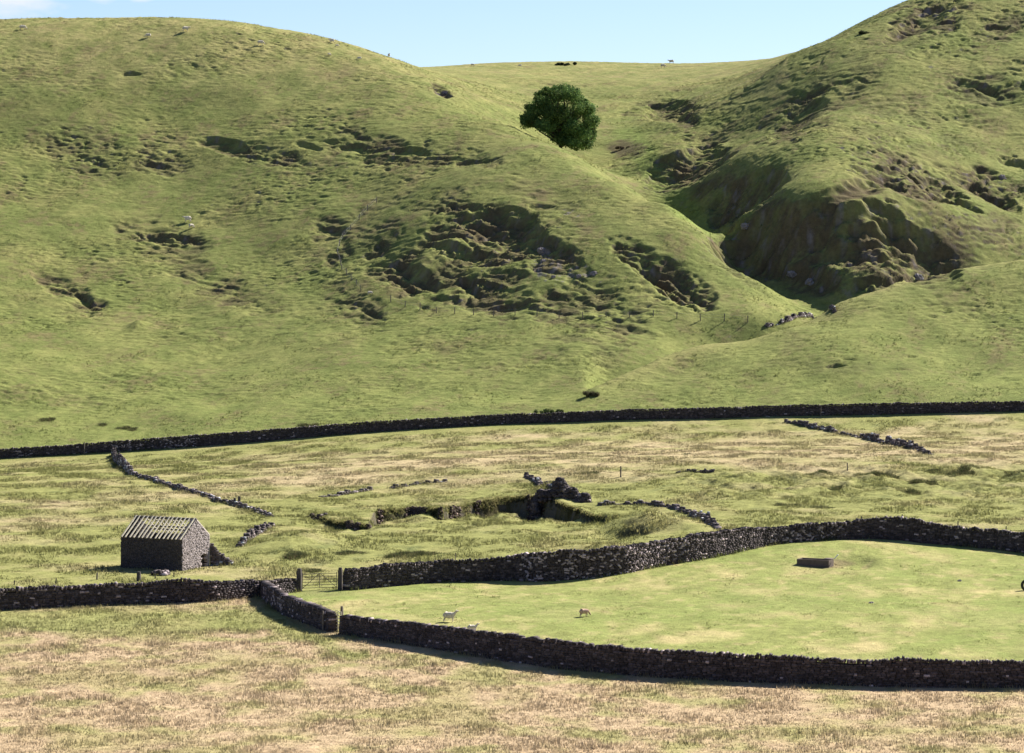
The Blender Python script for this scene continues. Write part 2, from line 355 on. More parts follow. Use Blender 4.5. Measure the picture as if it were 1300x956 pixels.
def tag(o, label=None, cat=None, group=None, kind=None):
    if label: o['label'] = label
    if cat: o['category'] = cat
    if group: o['group'] = group
    if kind: o['kind'] = kind
    return o

# ------------------------------------------------------------------ materials
def mat(name, base=None, upn=0., attr=False, rough=.9, scale=2., var=.25, bump=.3, bdist=.05, bscale=8., tr=0., spec=.15):
    m = bpy.data.materials.new(name); m.use_nodes = True; nt = m.node_tree; N = nt.nodes; L = nt.links
    b = N['Principled BSDF']; b.inputs['Roughness'].default_value = rough; b.inputs['Specular IOR Level'].default_value = spec
    tc = N.new('ShaderNodeNewGeometry')
    no = N.new('ShaderNodeTexNoise'); no.inputs['Scale'].default_value = scale; no.inputs['Detail'].default_value = 6; no.inputs['Roughness'].default_value = .65
    L.new(tc.outputs['Position'], no.inputs['Vector'])
    mr = N.new('ShaderNodeMapRange'); mr.inputs['From Min'].default_value = .3; mr.inputs['From Max'].default_value = .7
    mr.inputs['To Min'].default_value = 1-var; mr.inputs['To Max'].default_value = 1+var; L.new(no.outputs['Fac'], mr.inputs['Value'])
    vm = N.new('ShaderNodeVectorMath'); vm.operation = 'SCALE'; L.new(mr.outputs[0], vm.inputs['Scale'])
    if attr:
        at = N.new('ShaderNodeAttribute'); at.attribute_name = 'col'; L.new(at.outputs['Color'], vm.inputs[0])
    else: vm.inputs[0].default_value = base
    L.new(vm.outputs[0], b.inputs['Base Color'])
    if bump:
        bn = N.new('ShaderNodeTexNoise'); bn.inputs['Scale'].default_value = bscale; bn.inputs['Detail'].default_value = 5; bn.inputs['Roughness'].default_value = .7
        L.new(tc.outputs['Position'], bn.inputs['Vector'])
        bu = N.new('ShaderNodeBump'); bu.inputs['Strength'].default_value = bump; bu.inputs['Distance'].default_value = bdist
        L.new(bn.outputs['Fac'], bu.inputs['Height']); L.new(bu.outputs[0], b.inputs['Normal'])
    nsock = None
    if upn:
        s1 = N.new('ShaderNodeVectorMath'); s1.operation = 'SCALE'; s1.inputs['Scale'].default_value = 1-upn; L.new(tc.outputs['Normal'], s1.inputs[0])
        s2 = N.new('ShaderNodeVectorMath'); s2.operation = 'ADD'; s2.inputs[1].default_value = (0,-.15*upn,upn); L.new(s1.outputs[0], s2.inputs[0])
        s3 = N.new('ShaderNodeVectorMath'); s3.operation = 'NORMALIZE'; L.new(s2.outputs[0], s3.inputs[0]); L.new(s3.outputs[0], b.inputs['Normal'])
    if tr:
        t = N.new('ShaderNodeBsdfTranslucent'); L.new(vm.outputs[0], t.inputs['Color'])
        mx = N.new('ShaderNodeMixShader'); mx.inputs[0].default_value = tr
        L.new(b.outputs[0], mx.inputs[1]); L.new(t.outputs[0], mx.inputs[2]); L.new(mx.outputs[0], N['Material Output'].inputs['Surface'])
    return m
M_ground = mat('turf', attr=True, scale=1.7, var=.22, bump=.8, bdist=.13, bscale=3.6, rough=.95, spec=.05)
M_grass = mat('grass_blade', attr=True, upn=.88, scale=3., var=.1, bump=0, tr=.14, rough=.9, spec=.05)
M_stone = mat('limestone', attr=True, scale=9., var=.3, bump=.5, bdist=.03, bscale=22., rough=.92)
M_rock = mat('rock', base=(.22,.195,.195), scale=1.5, var=.4, bump=.8, bdist=.1, bscale=5.)
M_core = mat('wall_core', base=(.04,.033,.028), scale=4., var=.3, bump=0)
M_wood = mat('weathered_timber', base=(.17,.145,.12), scale=6., var=.35, bump=.4, bdist=.01, bscale=30.)
M_pale = mat('bleached_timber', base=(.60,.54,.41), scale=5., var=.25, bump=.3, bdist=.01, bscale=30.)
M_metal = mat('galvanised_bar', base=(.30,.30,.31), scale=6., var=.25, bump=0, rough=.55, spec=.5)
M_concrete = mat('concrete', base=(.125,.098,.085), scale=3., var=.25, bump=.3, bdist=.02, bscale=15.)
M_white = mat('white_plastic', base=(.78,.78,.76), scale=4., var=.08, bump=0, rough=.5)
M_fleece = mat('fleece', attr=True, scale=14., var=.15, bump=.8, bdist=.03, bscale=28.)
M_leaf = mat('leaf', attr=True, scale=.8, var=.3, bump=0, tr=.3, rough=.85, spec=.08)
M_bark = mat('bark', base=(.07,.058,.045), scale=3., var=.3, bump=.6, bdist=.03, bscale=10.)
M_dark = mat('black_rubber', base=(.03,.034,.024), scale=6., var=.3, bump=.3, rough=.8)

# ------------------------------------------------------------------ ground sheet
V = np.stack([XX, YY, Z], -1).reshape(-1, 3)
ii = (np.arange(NY-1)[:,None]*NX + np.arange(NX-1)[None,:]).ravel()
Fc = np.stack([ii, ii+1, ii+1+NX, ii+NX], 1).ravel()
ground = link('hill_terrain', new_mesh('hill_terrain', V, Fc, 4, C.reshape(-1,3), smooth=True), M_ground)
tag(ground, kind='structure')

# ------------------------------------------------------------------ geometry builders
class Boxes:
    """many rough little blocks gathered in one mesh"""
    def __init__(s): s.c=[]; s.h=[]; s.yaw=[]; s.tilt=[]; s.col=[]; s.j=[]
    def add(s, c, h, yaw=0., tilt=0., colr=(.2,.2,.2), j=.15): s.c.append(c); s.h.append(h); s.yaw.append(yaw); s.tilt.append(tilt); s.col.append(colr); s.j.append(j)
    def arrays(s):
        n = len(s.c); c = np.array(s.c,float); h = np.array(s.h,float); yaw = np.array(s.yaw); ti = np.array(s.tilt); j = np.array(s.j)
        sg = np.array([(-1,-1,-1),(1,-1,-1),(1,1,-1),(-1,1,-1),(-1,-1,1),(1,-1,1),(1,1,1),(-1,1,1)],float)
        p = sg[None]*h[:,None,:]*(1+(rng.random((n,8,3))-.6)*2*j[:,None,None])
        ct, st = np.cos(ti)[:,None], np.sin(ti)[:,None]
        x = p[...,0]*ct + p[...,2]*st; z = -p[...,0]*st + p[...,2]*ct; y = p[...,1]
        cy, sy_ = np.cos(yaw)[:,None], np.sin(yaw)[:,None]
        v = np.stack([x*cy-y*sy_, x*sy_+y*cy, z], -1) + c[:,None,:]
        q = np.array([(0,3,2,1),(4,5,6,7),(0,1,5,4),(1,2,6,5),(2,3,7,6),(3,0,4,7)])
        f = (np.arange(n)[:,None,None]*8 + q[None]).ravel()
        return v.reshape(-1,3), f, np.repeat(np.array(s.col), 8, 0)
    def build(s, name, m, parent=None, **k):
        v, f, c = s.arrays(); return link(name, new_mesh(name, v, f, 4, c), m, parent, **k)
def stone_col(pale=0., l=.2):
    r = random.random(); pale -= .02*(l > .26)
    v = .036+.06*r*r+.015*random.random()
    if random.random() < .03+pale*.8: v = .15+.28*random.random()
    return (v*1.16, v*.95, v*(.90+.10*random.random()))
def world_path(pts):
    out = []
    for px, b, t in pts:
        x, y = hit(px, b, Z); out.append((x, y, (b-t)*y/F))
    return out
def resample(P3, step):
    P3 = np.array(P3); d = np.concatenate([[0], np.cumsum(np.hypot(*np.diff(P3[:,:2],axis=0).T))])
    # smooth corner rounding by averaging
    s = np.arange(0, d[-1], step); r = np.stack([np.interp(s, d, P3[:,k]) for k in range(3)], 1)
    k = max(1, int(1.2/step)); pad = np.pad(r, ((k,k),(0,0)), mode='edge')
    if len(r) > 3*k:
        sm = np.stack([np.convolve(pad[:,i], np.ones(2*k+1)/(2*k+1), 'valid') for i in range(3)], 1)
        w = np.clip(np.minimum(np.arange(len(r)), np.arange(len(r))[::-1])/(2.*k), 0, 1)[:,None]
        r = r*(1-w)+sm*w
    return r
wall_lines = []
def dry_wall(label, P3, seed, cope=True, thick=(.62,.38), ragged=.06, pale=0., group='dry stone field walls', course=.125, length=(.16,.42), name='dry_stone_wall', gaps=0., lit_zones=()):
    random.seed(seed)
    r = resample(P3, .05); n = len(r); S = np.arange(n)*.05
    tx = np.gradient(r[:,0]); ty = np.gradient(r[:,1]); L_ = np.hypot(tx, ty); tx /= L_; ty /= L_
    k = min(n//2, 12)
    if k > 2:
        ker = np.ones(2*k+1)/(2*k+1)
        tx = np.convolve(np.pad(tx,(k,k),'edge'), ker, 'valid'); ty = np.convolve(np.pad(ty,(k,k),'edge'), ker, 'valid'); L_ = np.hypot(tx,ty); tx/=L_; ty/=L_
    wob = .05*gnoise(S/1.7+seed, S*0+.5)
    x0 = r[:,0]-ty*wob; y0 = r[:,1]+tx*wob
    z0 = gz(x0, y0); z0 = np.minimum(z0, np.minimum(gz(x0-ty*.3, y0+tx*.3), gz(x0+ty*.3, y0-tx*.3)))
    wall_lines.append((x0[::4].copy(), y0[::4].copy(), (-ty)[::4].copy(), tx[::4].copy(), thick[0]/2))
    H = r[:,2]*(1+.05*gnoise(S/2.3, S*0+seed+.3)) + ragged*fbm(S/.8, S*0+seed*1.3, 2)
    if gaps: H = H*np.clip(.8+1.3*gaps*fbm(S/1.5, S*0+seed*2.1, 3), .0, 1.5)-.06*gaps
    capH = .2 if cope else 0.
    pxw = CX+F*x0/y0; pz = np.zeros(n)
    for a_, b_ in lit_zones: pz = np.maximum(pz, sstep(a_-14, a_+14, pxw)*sstep(b_+12, b_-12, pxw)*np.clip(.75+.9*gnoise(S/1.9, S*0+.7), .1, 1))  # stones in these stretches are coloured paler to paint in sunlight, and tumbled
    root = thing(name, label, 'wall', (float(x0[n//2]), float(y0[n//2]), float(z0[n//2])), 0, group)
    ox, oy, oz = root.location
    B = Boxes(); zc = 0.; Hm = float(H.max())
    while zc < Hm:
        ch_ = course*random.uniform(.75,1.3)
        for side in (-1, 1):
            s = random.uniform(0, .2)
            while s < S[-1]:
                l = random.uniform(*length); i = min(n-1, int((s+l/2)/.05))
                hw = H[i]-capH
                if zc+ch_*.5 < hw:
                    t = np.clip(zc/max(.3,H[i]),0,1); th = thick[0]*(1-t)+thick[1]*t
                    dz = .03*gnoise(S[i]/.9, zc*3.)
                    off = side*(th/2-.1+random.uniform(-.02,.025))
                    B.add((x0[i]-ty[i]*off-ox, y0[i]+tx[i]*off-oy, z0[i]+zc+ch_/2+dz-oz-.05), (l/2*.97, .12, ch_/2*.98), math.atan2(ty[i],tx[i]), -math.atan2(z0[min(n-1,i+4)]-z0[max(0,i-4)], .4)*.6+random.gauss(0,.05+.5*pz[i]), stone_col(pale+.36*pz[i], l), .13+.08*pz[i])
                s += l
        zc += ch_
    for e in (0, n-1):                                   # the ends are closed with through stones
        zc = 0; yaw = math.atan2(ty[e],tx[e]); d = -1 if e == 0 else 1
        while zc < H[e]-capH:
            t = zc/max(.3,H[e]); th = thick[0]*(1-t)+thick[1]*t; ch_ = random.uniform(.1,.2)
            B.add((x0[e]-tx[e]*d*.03-ox, y0[e]-ty[e]*d*.03-oy, z0[e]+zc+ch_/2-oz-.05), (.16,th/2+.01,ch_/2*.97), yaw, 0, stone_col(pale), .1); zc += ch_
    if name == 'ruined_wall': B.col = [tuple(min(.5, q*1.7) for q in c_) for c_ in B.col]
    B.build('stonework', M_stone, root)
    # earth and rubble core
    idx = np.arange(0, n, 6); idx = np.append(idx, n-1) if idx[-1] != n-1 else idx
    vv = []
    for i in idx:
        hw = max(.05, H[i]-capH-.07)
        for off, zz in ((-thick[0]/2+.12,-.3),(thick[0]/2-.12,-.3),(thick[1]/2-.1,hw),(-thick[1]/2+.1,hw)):
            vv.append((x0[i]-ty[i]*off-ox, y0[i]+tx[i]*off-oy, z0[i]+zz-oz))
    ff = []
    for q in range(len(idx)-1):
        for a in range(4): ff += [q*4+a, q*4+(a+1)%4, q*4+4+(a+1)%4, q*4+4+a]
    ff += [0,1,2,3]; e4 = (len(idx)-1)*4; ff += [e4+3,e4+2,e4+1,e4]
    link('rubble_core', new_mesh('core', vv, ff, 4), M_core, root)
    if cope:
        B = Boxes(); s = .0
        while s < S[-1]:
            w = random.uniform(.06,.15); i = min(n-1, int((s+w/2)/.05)); hh_ = random.uniform(.15,.29)
            if H[i] > .45:
                B.add((x0[i]-ox, y0[i]-oy, z0[i]+H[i]-capH+hh_/2-.05-oz), (w/2*.95, thick[1]/2+random.uniform(0,.06), hh_/2), math.atan2(ty[i],tx[i])+random.gauss(0,.1), random.gauss(.12,.12), stone_col(pale+.1), .2)
            s += w
        B.build('coping', M_stone, root)
    return root

# ------------------------------------------------------------------ the walls
far = [(-300,607,595),(-70,588,577),(0,582,570),(105,576,563),(200,570,555),(325,561,546),(433,552,538),(560,543,530),(650,538,525),(740,535,522),(866,532,518),(1000,528,514),(1130,526,511),(1300,522,509),(1370,520,507),(1620,511,498)]
dry_wall('long dark dry stone wall running right across along the foot of the hills', world_path(far), 3, lit_zones=((140,262),(20,60)))
dry_wall('dark dry stone wall in front of the roofless barn, from the left edge to the tall gatepost', world_path([(-300,800,770),(-60,782,752),(0,775,748),(100,770,742),(200,766,739),(232,765,732),(262,764,738),(300,760,736),(335,757,736),(376,751,734)]), 4, pale=.02)
dry_wall('short dry stone wall climbing diagonally between the two gateways', world_path([(336,758,737),(350,771,748),(362,779,756),(382,788,762),(407,797,770),(422,802,778)]), 5, pale=.03, thick=(.75,.5), lit_zones=((337,366),))
dry_wall('long near dry stone wall along the bottom, right of the small gate', world_path([(436,805,780),(500,815,788),(600,832,800),(700,848,812),(800,857,822),(900,864,828),(1000,868,833),(1080,870,837),(1150,872,835),(1300,873,839),(1400,874,841),(1620,876,843)]), 6)
dry_wall('curving dry stone wall behind the sheep, part of it pale tumbled stone', world_path([(439,749,722),(500,744,716),(560,739,712),(640,737,707),(700,738,699),(750,734,697),(800,727,692),(850,717,685),(885,711,677),(930,702,671),(975,692,670),(1020,687,665),(1060,685,663),(1090,684,660),(1120,684,655),(1160,688,658),(1200,692,667),(1250,696,671),(1300,702,677),(1370,709,683),(1620,724,697)]), 7, pale=.03, ragged=.09, lit_zones=((665,890),(985,1068)))
ruin = dict(cope=False, group='tumbledown remnants of stone walls', ragged=.1, course=.16, length=(.2,.5), pale=.13, name='ruined_wall', gaps=.9)
dry_wall('tumbledown stretch of wall at its top end below the long far wall', world_path([(144,578,570),(152,590,576),(160,597,586),(167,603,594)]), 8, **{**ruin,'gaps':.5})
dry_wall('broken low wall stretch above the barn, ending at two stone stumps', world_path([(169,604,599),(184,608,602),(200,612,606),(208,615,609),(235,624,616),(250,627,621),(270,633,628),(300,642,635),(322,648,643),(344,656,652)]), 9, **{**ruin,'gaps':.4})
dry_wall('short pale tumbled wall to the right of the barn', world_path([(304,694,688),(316,684,674),(330,676,669),(345,668,664)]), 10, **ruin)
dry_wall('low broken wall line in the tan grass, left of the quarry top', world_path([(408,631,627),(440,627,622),(470,622,617)]), 11, **ruin)
dry_wall('second low broken wall line in the tan grass above the quarry', world_path([(498,620,616),(530,614,609),(566,612,606)]), 12, **ruin)
dry_wall('crumbling wall dropping from the kiln ruin top, edge lit by the sun', world_path([(668,606,600),(682,612,604),(697,618,611),(712,624,614),(725,630,617)]), 13, **{**ruin,'gaps':.4})
dry_wall('ruined wall over the grassy mound, from kiln ruin to curving wall', world_path([(762,642,636),(785,640,632),(815,640,634),(850,644,638),(862,646,641),(880,655,648),(900,666,655),(912,672,664)]), 14, **{**ruin,'gaps':.6})
dry_wall('low row of stones beside the lone post in the rushes', world_path([(860,600,596),(885,599,593),(905,599,595)]), 15, **ruin)
dry_wall('low broken wall slanting down through the upper right field', world_path([(998,536,532),(1025,541,536),(1060,549,543),(1100,557,551),(1130,564,556),(1160,570,563),(1182,577,574)]), 16, **{**ruin,'gaps':.95})
dry_wall('faint row of tumbled stones at the mouth of the gully', world_path([(972,414,410),(1000,408,403),(1030,402,397),(1060,397,392)]), 17, **ruin)

# ------------------------------------------------------------------ barn with bare rafters
def box_mesh(pieces, colr=(.16,.15,.15)):
    B = Boxes()
    for c, h in pieces: B.add(c, h, 0, 0, colr, 0.)
    for k in range(len(B.j)): pass
    return B
def exact_box(B, c, h, colr=(.2,.2,.2), yaw=0, tilt=0): B.add(c, h, yaw, tilt, colr, 0.)
Ax = np.array(hit(150,721,Z)); Bx = np.array(hit(231,725,Z))
u = (Bx-Ax); 
bang = math.radians(-25)
scale_len = (231-150)/F*Bx[1]/math.cos(bang)
UL = scale_len*1.02; VW = 4.3
uh = np.array([math.cos(bang), math.sin(bang)]); vh = np.array([-uh[1], uh[0]])
zb = float(gz(*Bx))
barn = thing('stone_barn', 'small roofless stone barn with bare pale rafters on the left', 'barn', (Bx[0], Bx[1], zb), bang)
# local frame: origin the front right corner, x to the right along the front wall, y towards the back
EH, RH, TW = 2.45, 3.95, .45
random.seed(21)
def masonry(name, x0, x1, z1, plane, holes=(), gable=False, pale=0.):
    """plane(a, z, out, size_along, size_z) -> box centre/half sizes; stones laid in courses on a solid wall"""
    B = Boxes(); z = -.2
    while z < (RH if gable else z1):
        ch_ = random.uniform(.07,.12); a = x0 + random.uniform(-.1,0)
        while a < x1:
            l = random.uniform(.10,.27); a2 = min(a+l, x1); m_ = (max(a,x0)+a2)/2; hl = (a2-max(a,x0))/2
            top = z1 if not gable else EH+(RH-EH)*(1-abs(m_-(x0+x1)/2)/((x1-x0)/2))
            ok = z+ch_ < top+.04 and hl > .03 and not any(h[0]-.05 < m_ < h[1]+.05 and z+ch_/2 < h[2] for h in holes)
            if ok:
                v = random.uniform(.23,.34) if pale else random.uniform(.045,.085)  # gable stones coloured lighter for sunlight, the other walls darker for shade
                c_, h_ = plane(m_, z+ch_/2, hl*.97, ch_/2*.95)
                B.add(c_, h_, 0, random.gauss(0,.03) if abs(h_[0]) > abs(h_[1]) else 0, (v*1.10, v*.95, v*.93), .08)
            a += l
        z += ch_
    return B
R_ = lambda: random.uniform(-.01,.018)
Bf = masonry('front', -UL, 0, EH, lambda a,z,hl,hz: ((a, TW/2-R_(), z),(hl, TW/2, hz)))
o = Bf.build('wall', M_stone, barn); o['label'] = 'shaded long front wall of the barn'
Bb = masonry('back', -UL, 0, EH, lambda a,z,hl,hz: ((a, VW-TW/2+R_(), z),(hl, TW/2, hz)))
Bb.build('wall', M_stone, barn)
doorway_shade = ((3.0, 3.75, 1.05),)
Bg = masonry('gable', 0.02, VW-.02, EH, lambda a,z,hl,hz: ((-TW/2+R_()+.02, a, z),(TW/2, hl, hz)), holes=doorway_shade, gable=True, pale=1)
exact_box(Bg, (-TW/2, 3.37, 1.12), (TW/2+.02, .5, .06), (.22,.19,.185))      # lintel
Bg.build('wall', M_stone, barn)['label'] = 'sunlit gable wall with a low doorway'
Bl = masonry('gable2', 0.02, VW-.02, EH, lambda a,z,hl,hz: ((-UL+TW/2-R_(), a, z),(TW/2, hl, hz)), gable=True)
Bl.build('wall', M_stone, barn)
T = Boxes(); 
exact_box(T, (-UL/2, VW/2, RH-.06), (UL/2+.05, .06, .1)); T.build('ridge_beam', M_wood, barn)
rl = math.hypot(VW/2, RH-EH); ra = math.atan2(RH-EH, VW/2)
def beam(name, a, b, w, h, m, parent):
    a = Vector(a); b = Vector(b); d = b-a; L_ = d.length
    bm = bmesh.new(); bmesh.ops.create_cube(bm, size=1)
    for v in bm.verts: v.co = Vector((v.co.x*w, v.co.y*L_, v.co.z*h))
    q = d.to_track_quat('Y', 'Z').to_matrix().to_4x4(); bmesh.ops.transform(bm, matrix=Matrix.Translation((a+b)/2) @ q, verts=bm.verts)
    bmesh.ops.bevel(bm, geom=bm.edges[:], offset=min(w,h)*.12, segments=1, affect='EDGES')
    me = bpy.data.meshes.new(name); bm.to_mesh(me); bm.free(); return link(name, me, m, parent)
NR = 15
for k in range(NR):
    x = -UL+.12+(UL-.24)*k/(NR-1)+random.uniform(-.04,.04)
    beam('rafter', (x, -.12, EH+.03), (x, VW/2, RH+.05), .10, .10, M_pale, barn)
    if k % 2 == 0 or k in (5, 9): beam('rafter', (x, VW+.1, EH+.03), (x, VW/2, RH+.05), .10, .10, M_pale, barn)
for sgn in (0, 1):
    for t in (.04, .5):
        y = (VW/2)*t if sgn == 0 else VW-(VW/2)*t; z = EH+(RH-EH)*t-.09
        beam('purlin', (-UL+.02, y, z), (-.03, y, z), .11, .13, M_wood, barn)
for t in (.2,.32,.62,.74,.86):
    y = VW-(VW/2)*t; z = EH+(RH-EH)*t+.09
    beam('batten', (-UL+.3+random.random(), y, z), (-.4-random.random()*1.6, y, z), .06, .04, M_wood, barn)
beam('doorway_shade', (-.3, 3.0, .5), (-.3, 3.75, .5), .06, 1.15, M_core, barn)  # dark panel added in the open doorway, standing in for its inner shade
# tumbled lean-to wall behind the gable
cxy = Bx + vh*VW
e2 = cxy + np.array([1.25, .2])
dry_wall('tumbling end wall sloping down from the back corner of the barn gable', [(cxy[0]+.12,cxy[1]+.25,1.85),(cxy[0]+.5,cxy[1]+.3,1.35),(e2[0],e2[1]+.2,.65),(e2[0]+.5,e2[1]+.3,.2)], 23, **{**ruin,'gaps':0,'pale':.25,'thick':(.45,.35)})
def rubble(label, px, py, rx, ry, n, size, seed, group='rubble and loose rocks', name='rubble_heap', pale=.3, zup=.3):
    random.seed(seed); x, y = hit(px, py, Z); z = float(gz(x, y)); B = Boxes()
    for _ in range(n):
        a = random.random()*6.28; r_ = random.random()**.6; dx = rx*r_*math.cos(a); dy = ry*r_*math.sin(a); s = size*random.uniform(.5,1.2)
        zz = float(gz(x+dx, y+dy))-z+s*.25+zup*(1-r_)
        B.add((dx,dy,zz), (s*random.uniform(.7,1.3)/2, s*random.uniform(.7,1.2)/2, s*random.uniform(.4,.9)/2), random.random()*3, random.gauss(0,.4), stone_col(pale), .3)
    return tag(B.build(name, M_stone, loc=(x,y,z)), label, 'rocks', group)
rubble('small heap of pale rubble in grass before the long barn wall', 203, 730, .75, .5, 26, .34, 31)
rubble('scatter of stones at the foot of the sloping barn end wall', 286, 716, .7, .6, 20, .3, 32)

# ------------------------------------------------------------------ kiln ruin in the quarry
def boulder(name, label, x, y, z, sx_, sy_, sz_, seed, cat='rock', group=None, m=None, parent=None):
    bm = bmesh.new(); bmesh.ops.create_icosphere(bm, subdivisions=4, radius=1)
    for v in bm.verts:
        p = v.co.copy(); n = float(fbm(p.x*1.3+seed, p.y*1.3+p.z*1.7, 4, .6)); s = 1+.3*n
        k = .25*math.copysign(1, p.z)*(abs(p.z)**.5) if abs(p.z) > 0 else 0
        v.co = Vector((p.x*s*sx_, p.y*s*sy_, (p.z*.8+k*.4)*s*sz_))
    me = bpy.data.meshes.new(name); bm.to_mesh(me); bm.free(); o = link(name, me, m or M_rock, parent, loc=(x,y,z)); o.rotation_euler[2] = seed
    if label: tag(o, label, cat, group)
    return o
kx, ky = hit(700, 655, Z)
kiln = thing('lime_kiln_ruin', 'dark crumbling kiln ruin standing in the middle of the quarry edge', 'ruin', (kx, ky, float(gz(kx,ky))))
random.seed(5)
def stack(name, cx, cy, wx_, wy_, h, taper, nst, parent, lean=0.):
    B = Boxes()
    z0_ = float(gz(kx+cx, ky+cy))-float(gz(kx,ky))-.4
    for _ in range(nst):
        z = random.random()*h; t = z/h; w_ = 1-taper*t
        a = random.random()*6.28; rr_ = random.random()**.35
        B.add((cx+lean*t+wx_*w_*rr_*math.cos(a), cy+wy_*w_*rr_*math.sin(a), z0_+z), (random.uniform(.1,.26),random.uniform(.1,.22),random.uniform(.06,.16)), random.random()*3, random.gauss(0,.12), stone_col(.0), .2)
    return B.build(name, M_stone, parent)
PXM = ky/F
stack('pillar', (680-700)*PXM, 1.5, .55, .5, 2.5, .72, 230, kiln)
stack('masonry_block', (713-700)*PXM, 1.4, 1.5, 1.1, 2.05, .88, 520, kiln, -.15)
stack('masonry_shoulder', (725-700)*PXM, 1.2, 1.2, .8, 1.35, .75, 260, kiln, .1)
stack('broken_wall', (697-700)*PXM, 1.8, 1.5, .6, .95, .35, 300, kiln)
stack('buttress', (738-700)*PXM, .6, 1.1, .8, 1.1, .7, 220, kiln, .3)
random.seed(77)
qf = Boxes()
for _ in range(3200):
    px = random.triangular(388, 775, 680) if random.random() < .5 else random.uniform(388, 775)
    X_ = float(np.interp(px, bpx, bx)); k_ = float(gnoise(X_/1.3, 3.3))+.5*float(gnoise(X_/.5, 9.1))
    if k_ < .12: continue
    Ye = float(np.interp(X_, bx, bY)); yy_ = np.arange(Ye-4, Ye+3, .15); zz_ = gz(np.full(len(yy_), X_), yy_); g_ = np.gradient(zz_, yy_)
    c_ = [q for q in range(len(yy_)) if g_[q] > .35]
    if not c_: continue
    q = random.choice(c_); s_z = random.uniform(.05,.17)
    qf.add((X_-kx, yy_[q]-random.uniform(-.02,.12)-ky, zz_[q]+random.uniform(-.05,.08)-float(gz(kx,ky))), (random.uniform(.06,.2), random.uniform(.06,.16), s_z*.8), random.gauss(0,.4), random.gauss(0,.25), tuple(v_*f_ for v_, f_ in zip(stone_col(.02), (1.1,.95,.8))), .25)
tag(qf.build('quarry_rock_face', M_stone, loc=(kx, ky, float(gz(kx,ky)))), 'dark broken rock face along the back edge of the grassy quarry hollow', 'rock face')
rubble('ledge of pale rocks at the left tip of the quarry edge', 404, 659, .8, .4, 16, .3, 40, pale=.12, zup=.05)
# ------------------------------------------------------------------ posts, gates, trough
def post(name, label, px, base, top, w, m, seed=0, lean=0., group=None, cat='post', stone=False):
    x, y = hit(px, base, Z); z = float(gz(x,y)); h = (base-top)*y/F
    bm = bmesh.new(); random.seed(int(px*7+seed)); segs = 6
    rings = []
    for k in range(segs+1):
        t = k/segs; s = (w/2)*(1-.12*t)*(1 if k < segs else .8); ring = []
        for a, b in ((-1,-1),(1,-1),(1,1),(-1,1)):
            ring.append(bm.verts.new((a*s*random.uniform(.88,1.1)+lean*t*h, b*s*.8*random.uniform(.88,1.1), -.2+(h+.2)*t)))
        rings.append(ring)
    for k in range(segs):
        for a in range(4): bm.faces.new((rings[k][a],rings[k][(a+1)%4],rings[k+1][(a+1)%4],rings[k+1][a]))
    bm.faces.new(rings[-1]); me = bpy.data.meshes.new(name); bm.to_mesh(me); bm.free()
    return tag(link(name, me, m, loc=(x,y,z), rot=random.uniform(-.3,.3)), label, cat, group)
M_gstone = mat('gatepost_stone', base=(.085,.072,.068), scale=4., var=.3, bump=.5, bdist=.03, bscale=12.)
post('gatepost', 'tall dark stone gatepost, left of the wide gate', 380, 751, 722, .38, M_gstone, group='gateposts')
post('gatepost', 'tall dark stone gatepost, right of the wide gate', 432, 749, 721, .34, M_gstone, group='gateposts')
post('gatepost', 'thin pale wooden gatepost beside the small gate', 434, 801, 770, .2, M_wood, group='gateposts')
post('gate_prop', 'short upright stick against the diagonal wall end', 410, 802, 776, .09, M_wood, cat='stick')
def rod(bm, a, b, r, n=6):
    a = Vector(a); b = Vector(b); d = (b-a); q = d.to_track_quat('Z','Y').to_matrix()
    va = []; vb = []
    for k in range(n):
        c = q @ Vector((math.cos(k*2*math.pi/n)*r, math.sin(k*2*math.pi/n)*r, 0)); va.append(bm.verts.new(a+c)); vb.append(bm.verts.new(b+c))
    for k in range(n): bm.faces.new((va[k],va[(k+1)%n],vb[(k+1)%n],vb[k]))
    bm.faces.new(va[::-1]); bm.faces.new(vb)
def rod_obj(name, segs, m, parent=None):
    bm = bmesh.new()
    for a, b, r in segs: rod(bm, a, b, r)
    me = bpy.data.meshes.new(name); bm.to_mesh(me); bm.free(); return link(name, me, m, parent)
def gate(label, pa, pb, h, bars, m, sag=0., r=.028):
    a = np.array(hit(*pa, Z)); b = np.array(hit(*pb, Z)); d = b-a; L_ = float(np.hypot(*d)); ang = math.atan2(d[1], d[0])
    za, zb_ = float(gz(*a)), float(gz(*b))
    g_ = thing('field_gate', label, 'gate', (a[0],a[1],min(za,zb_)+.05), ang, 'gates in the stone walls')
    for k in range(bars):
        z = .12+(h-.15)*k/(bars-1)
        pts = [(x*L_, 0, z - sag*math.sin(x*math.pi)*(-1 if k == bars-1 else -.6)) for x in np.linspace(0,1,9)]
        rod_obj('bar', [(pts[i], pts[i+1], r) for i in range(8)], m, g_)
    for x in (.02, L_-.02): rod_obj('stile', [((x,.03,.05),(x,.03,h+.05),r*1.3)], m, g_)
    rod_obj('brace', [((L_/2,.05,.08),(L_/2,.05,h),r)], m, g_)
    if L_ > 1.6: rod_obj('brace', [((.05,.06,.12),(L_/2,.06,h),r)], m, g_); rod_obj('brace', [((L_-.05,.06,.12),(L_/2,.06,h),r)], m, g_)
    return g_
gate('wide barred field gate between two stone posts', (384,750), (428,748), 1.2, 6, M_wood, r=.022)
gate('narrow wooden gate with bowed bars at the corner of the near walls', (423,801), (433,802), 1.25, 6, M_pale, sag=.12, r=.03)
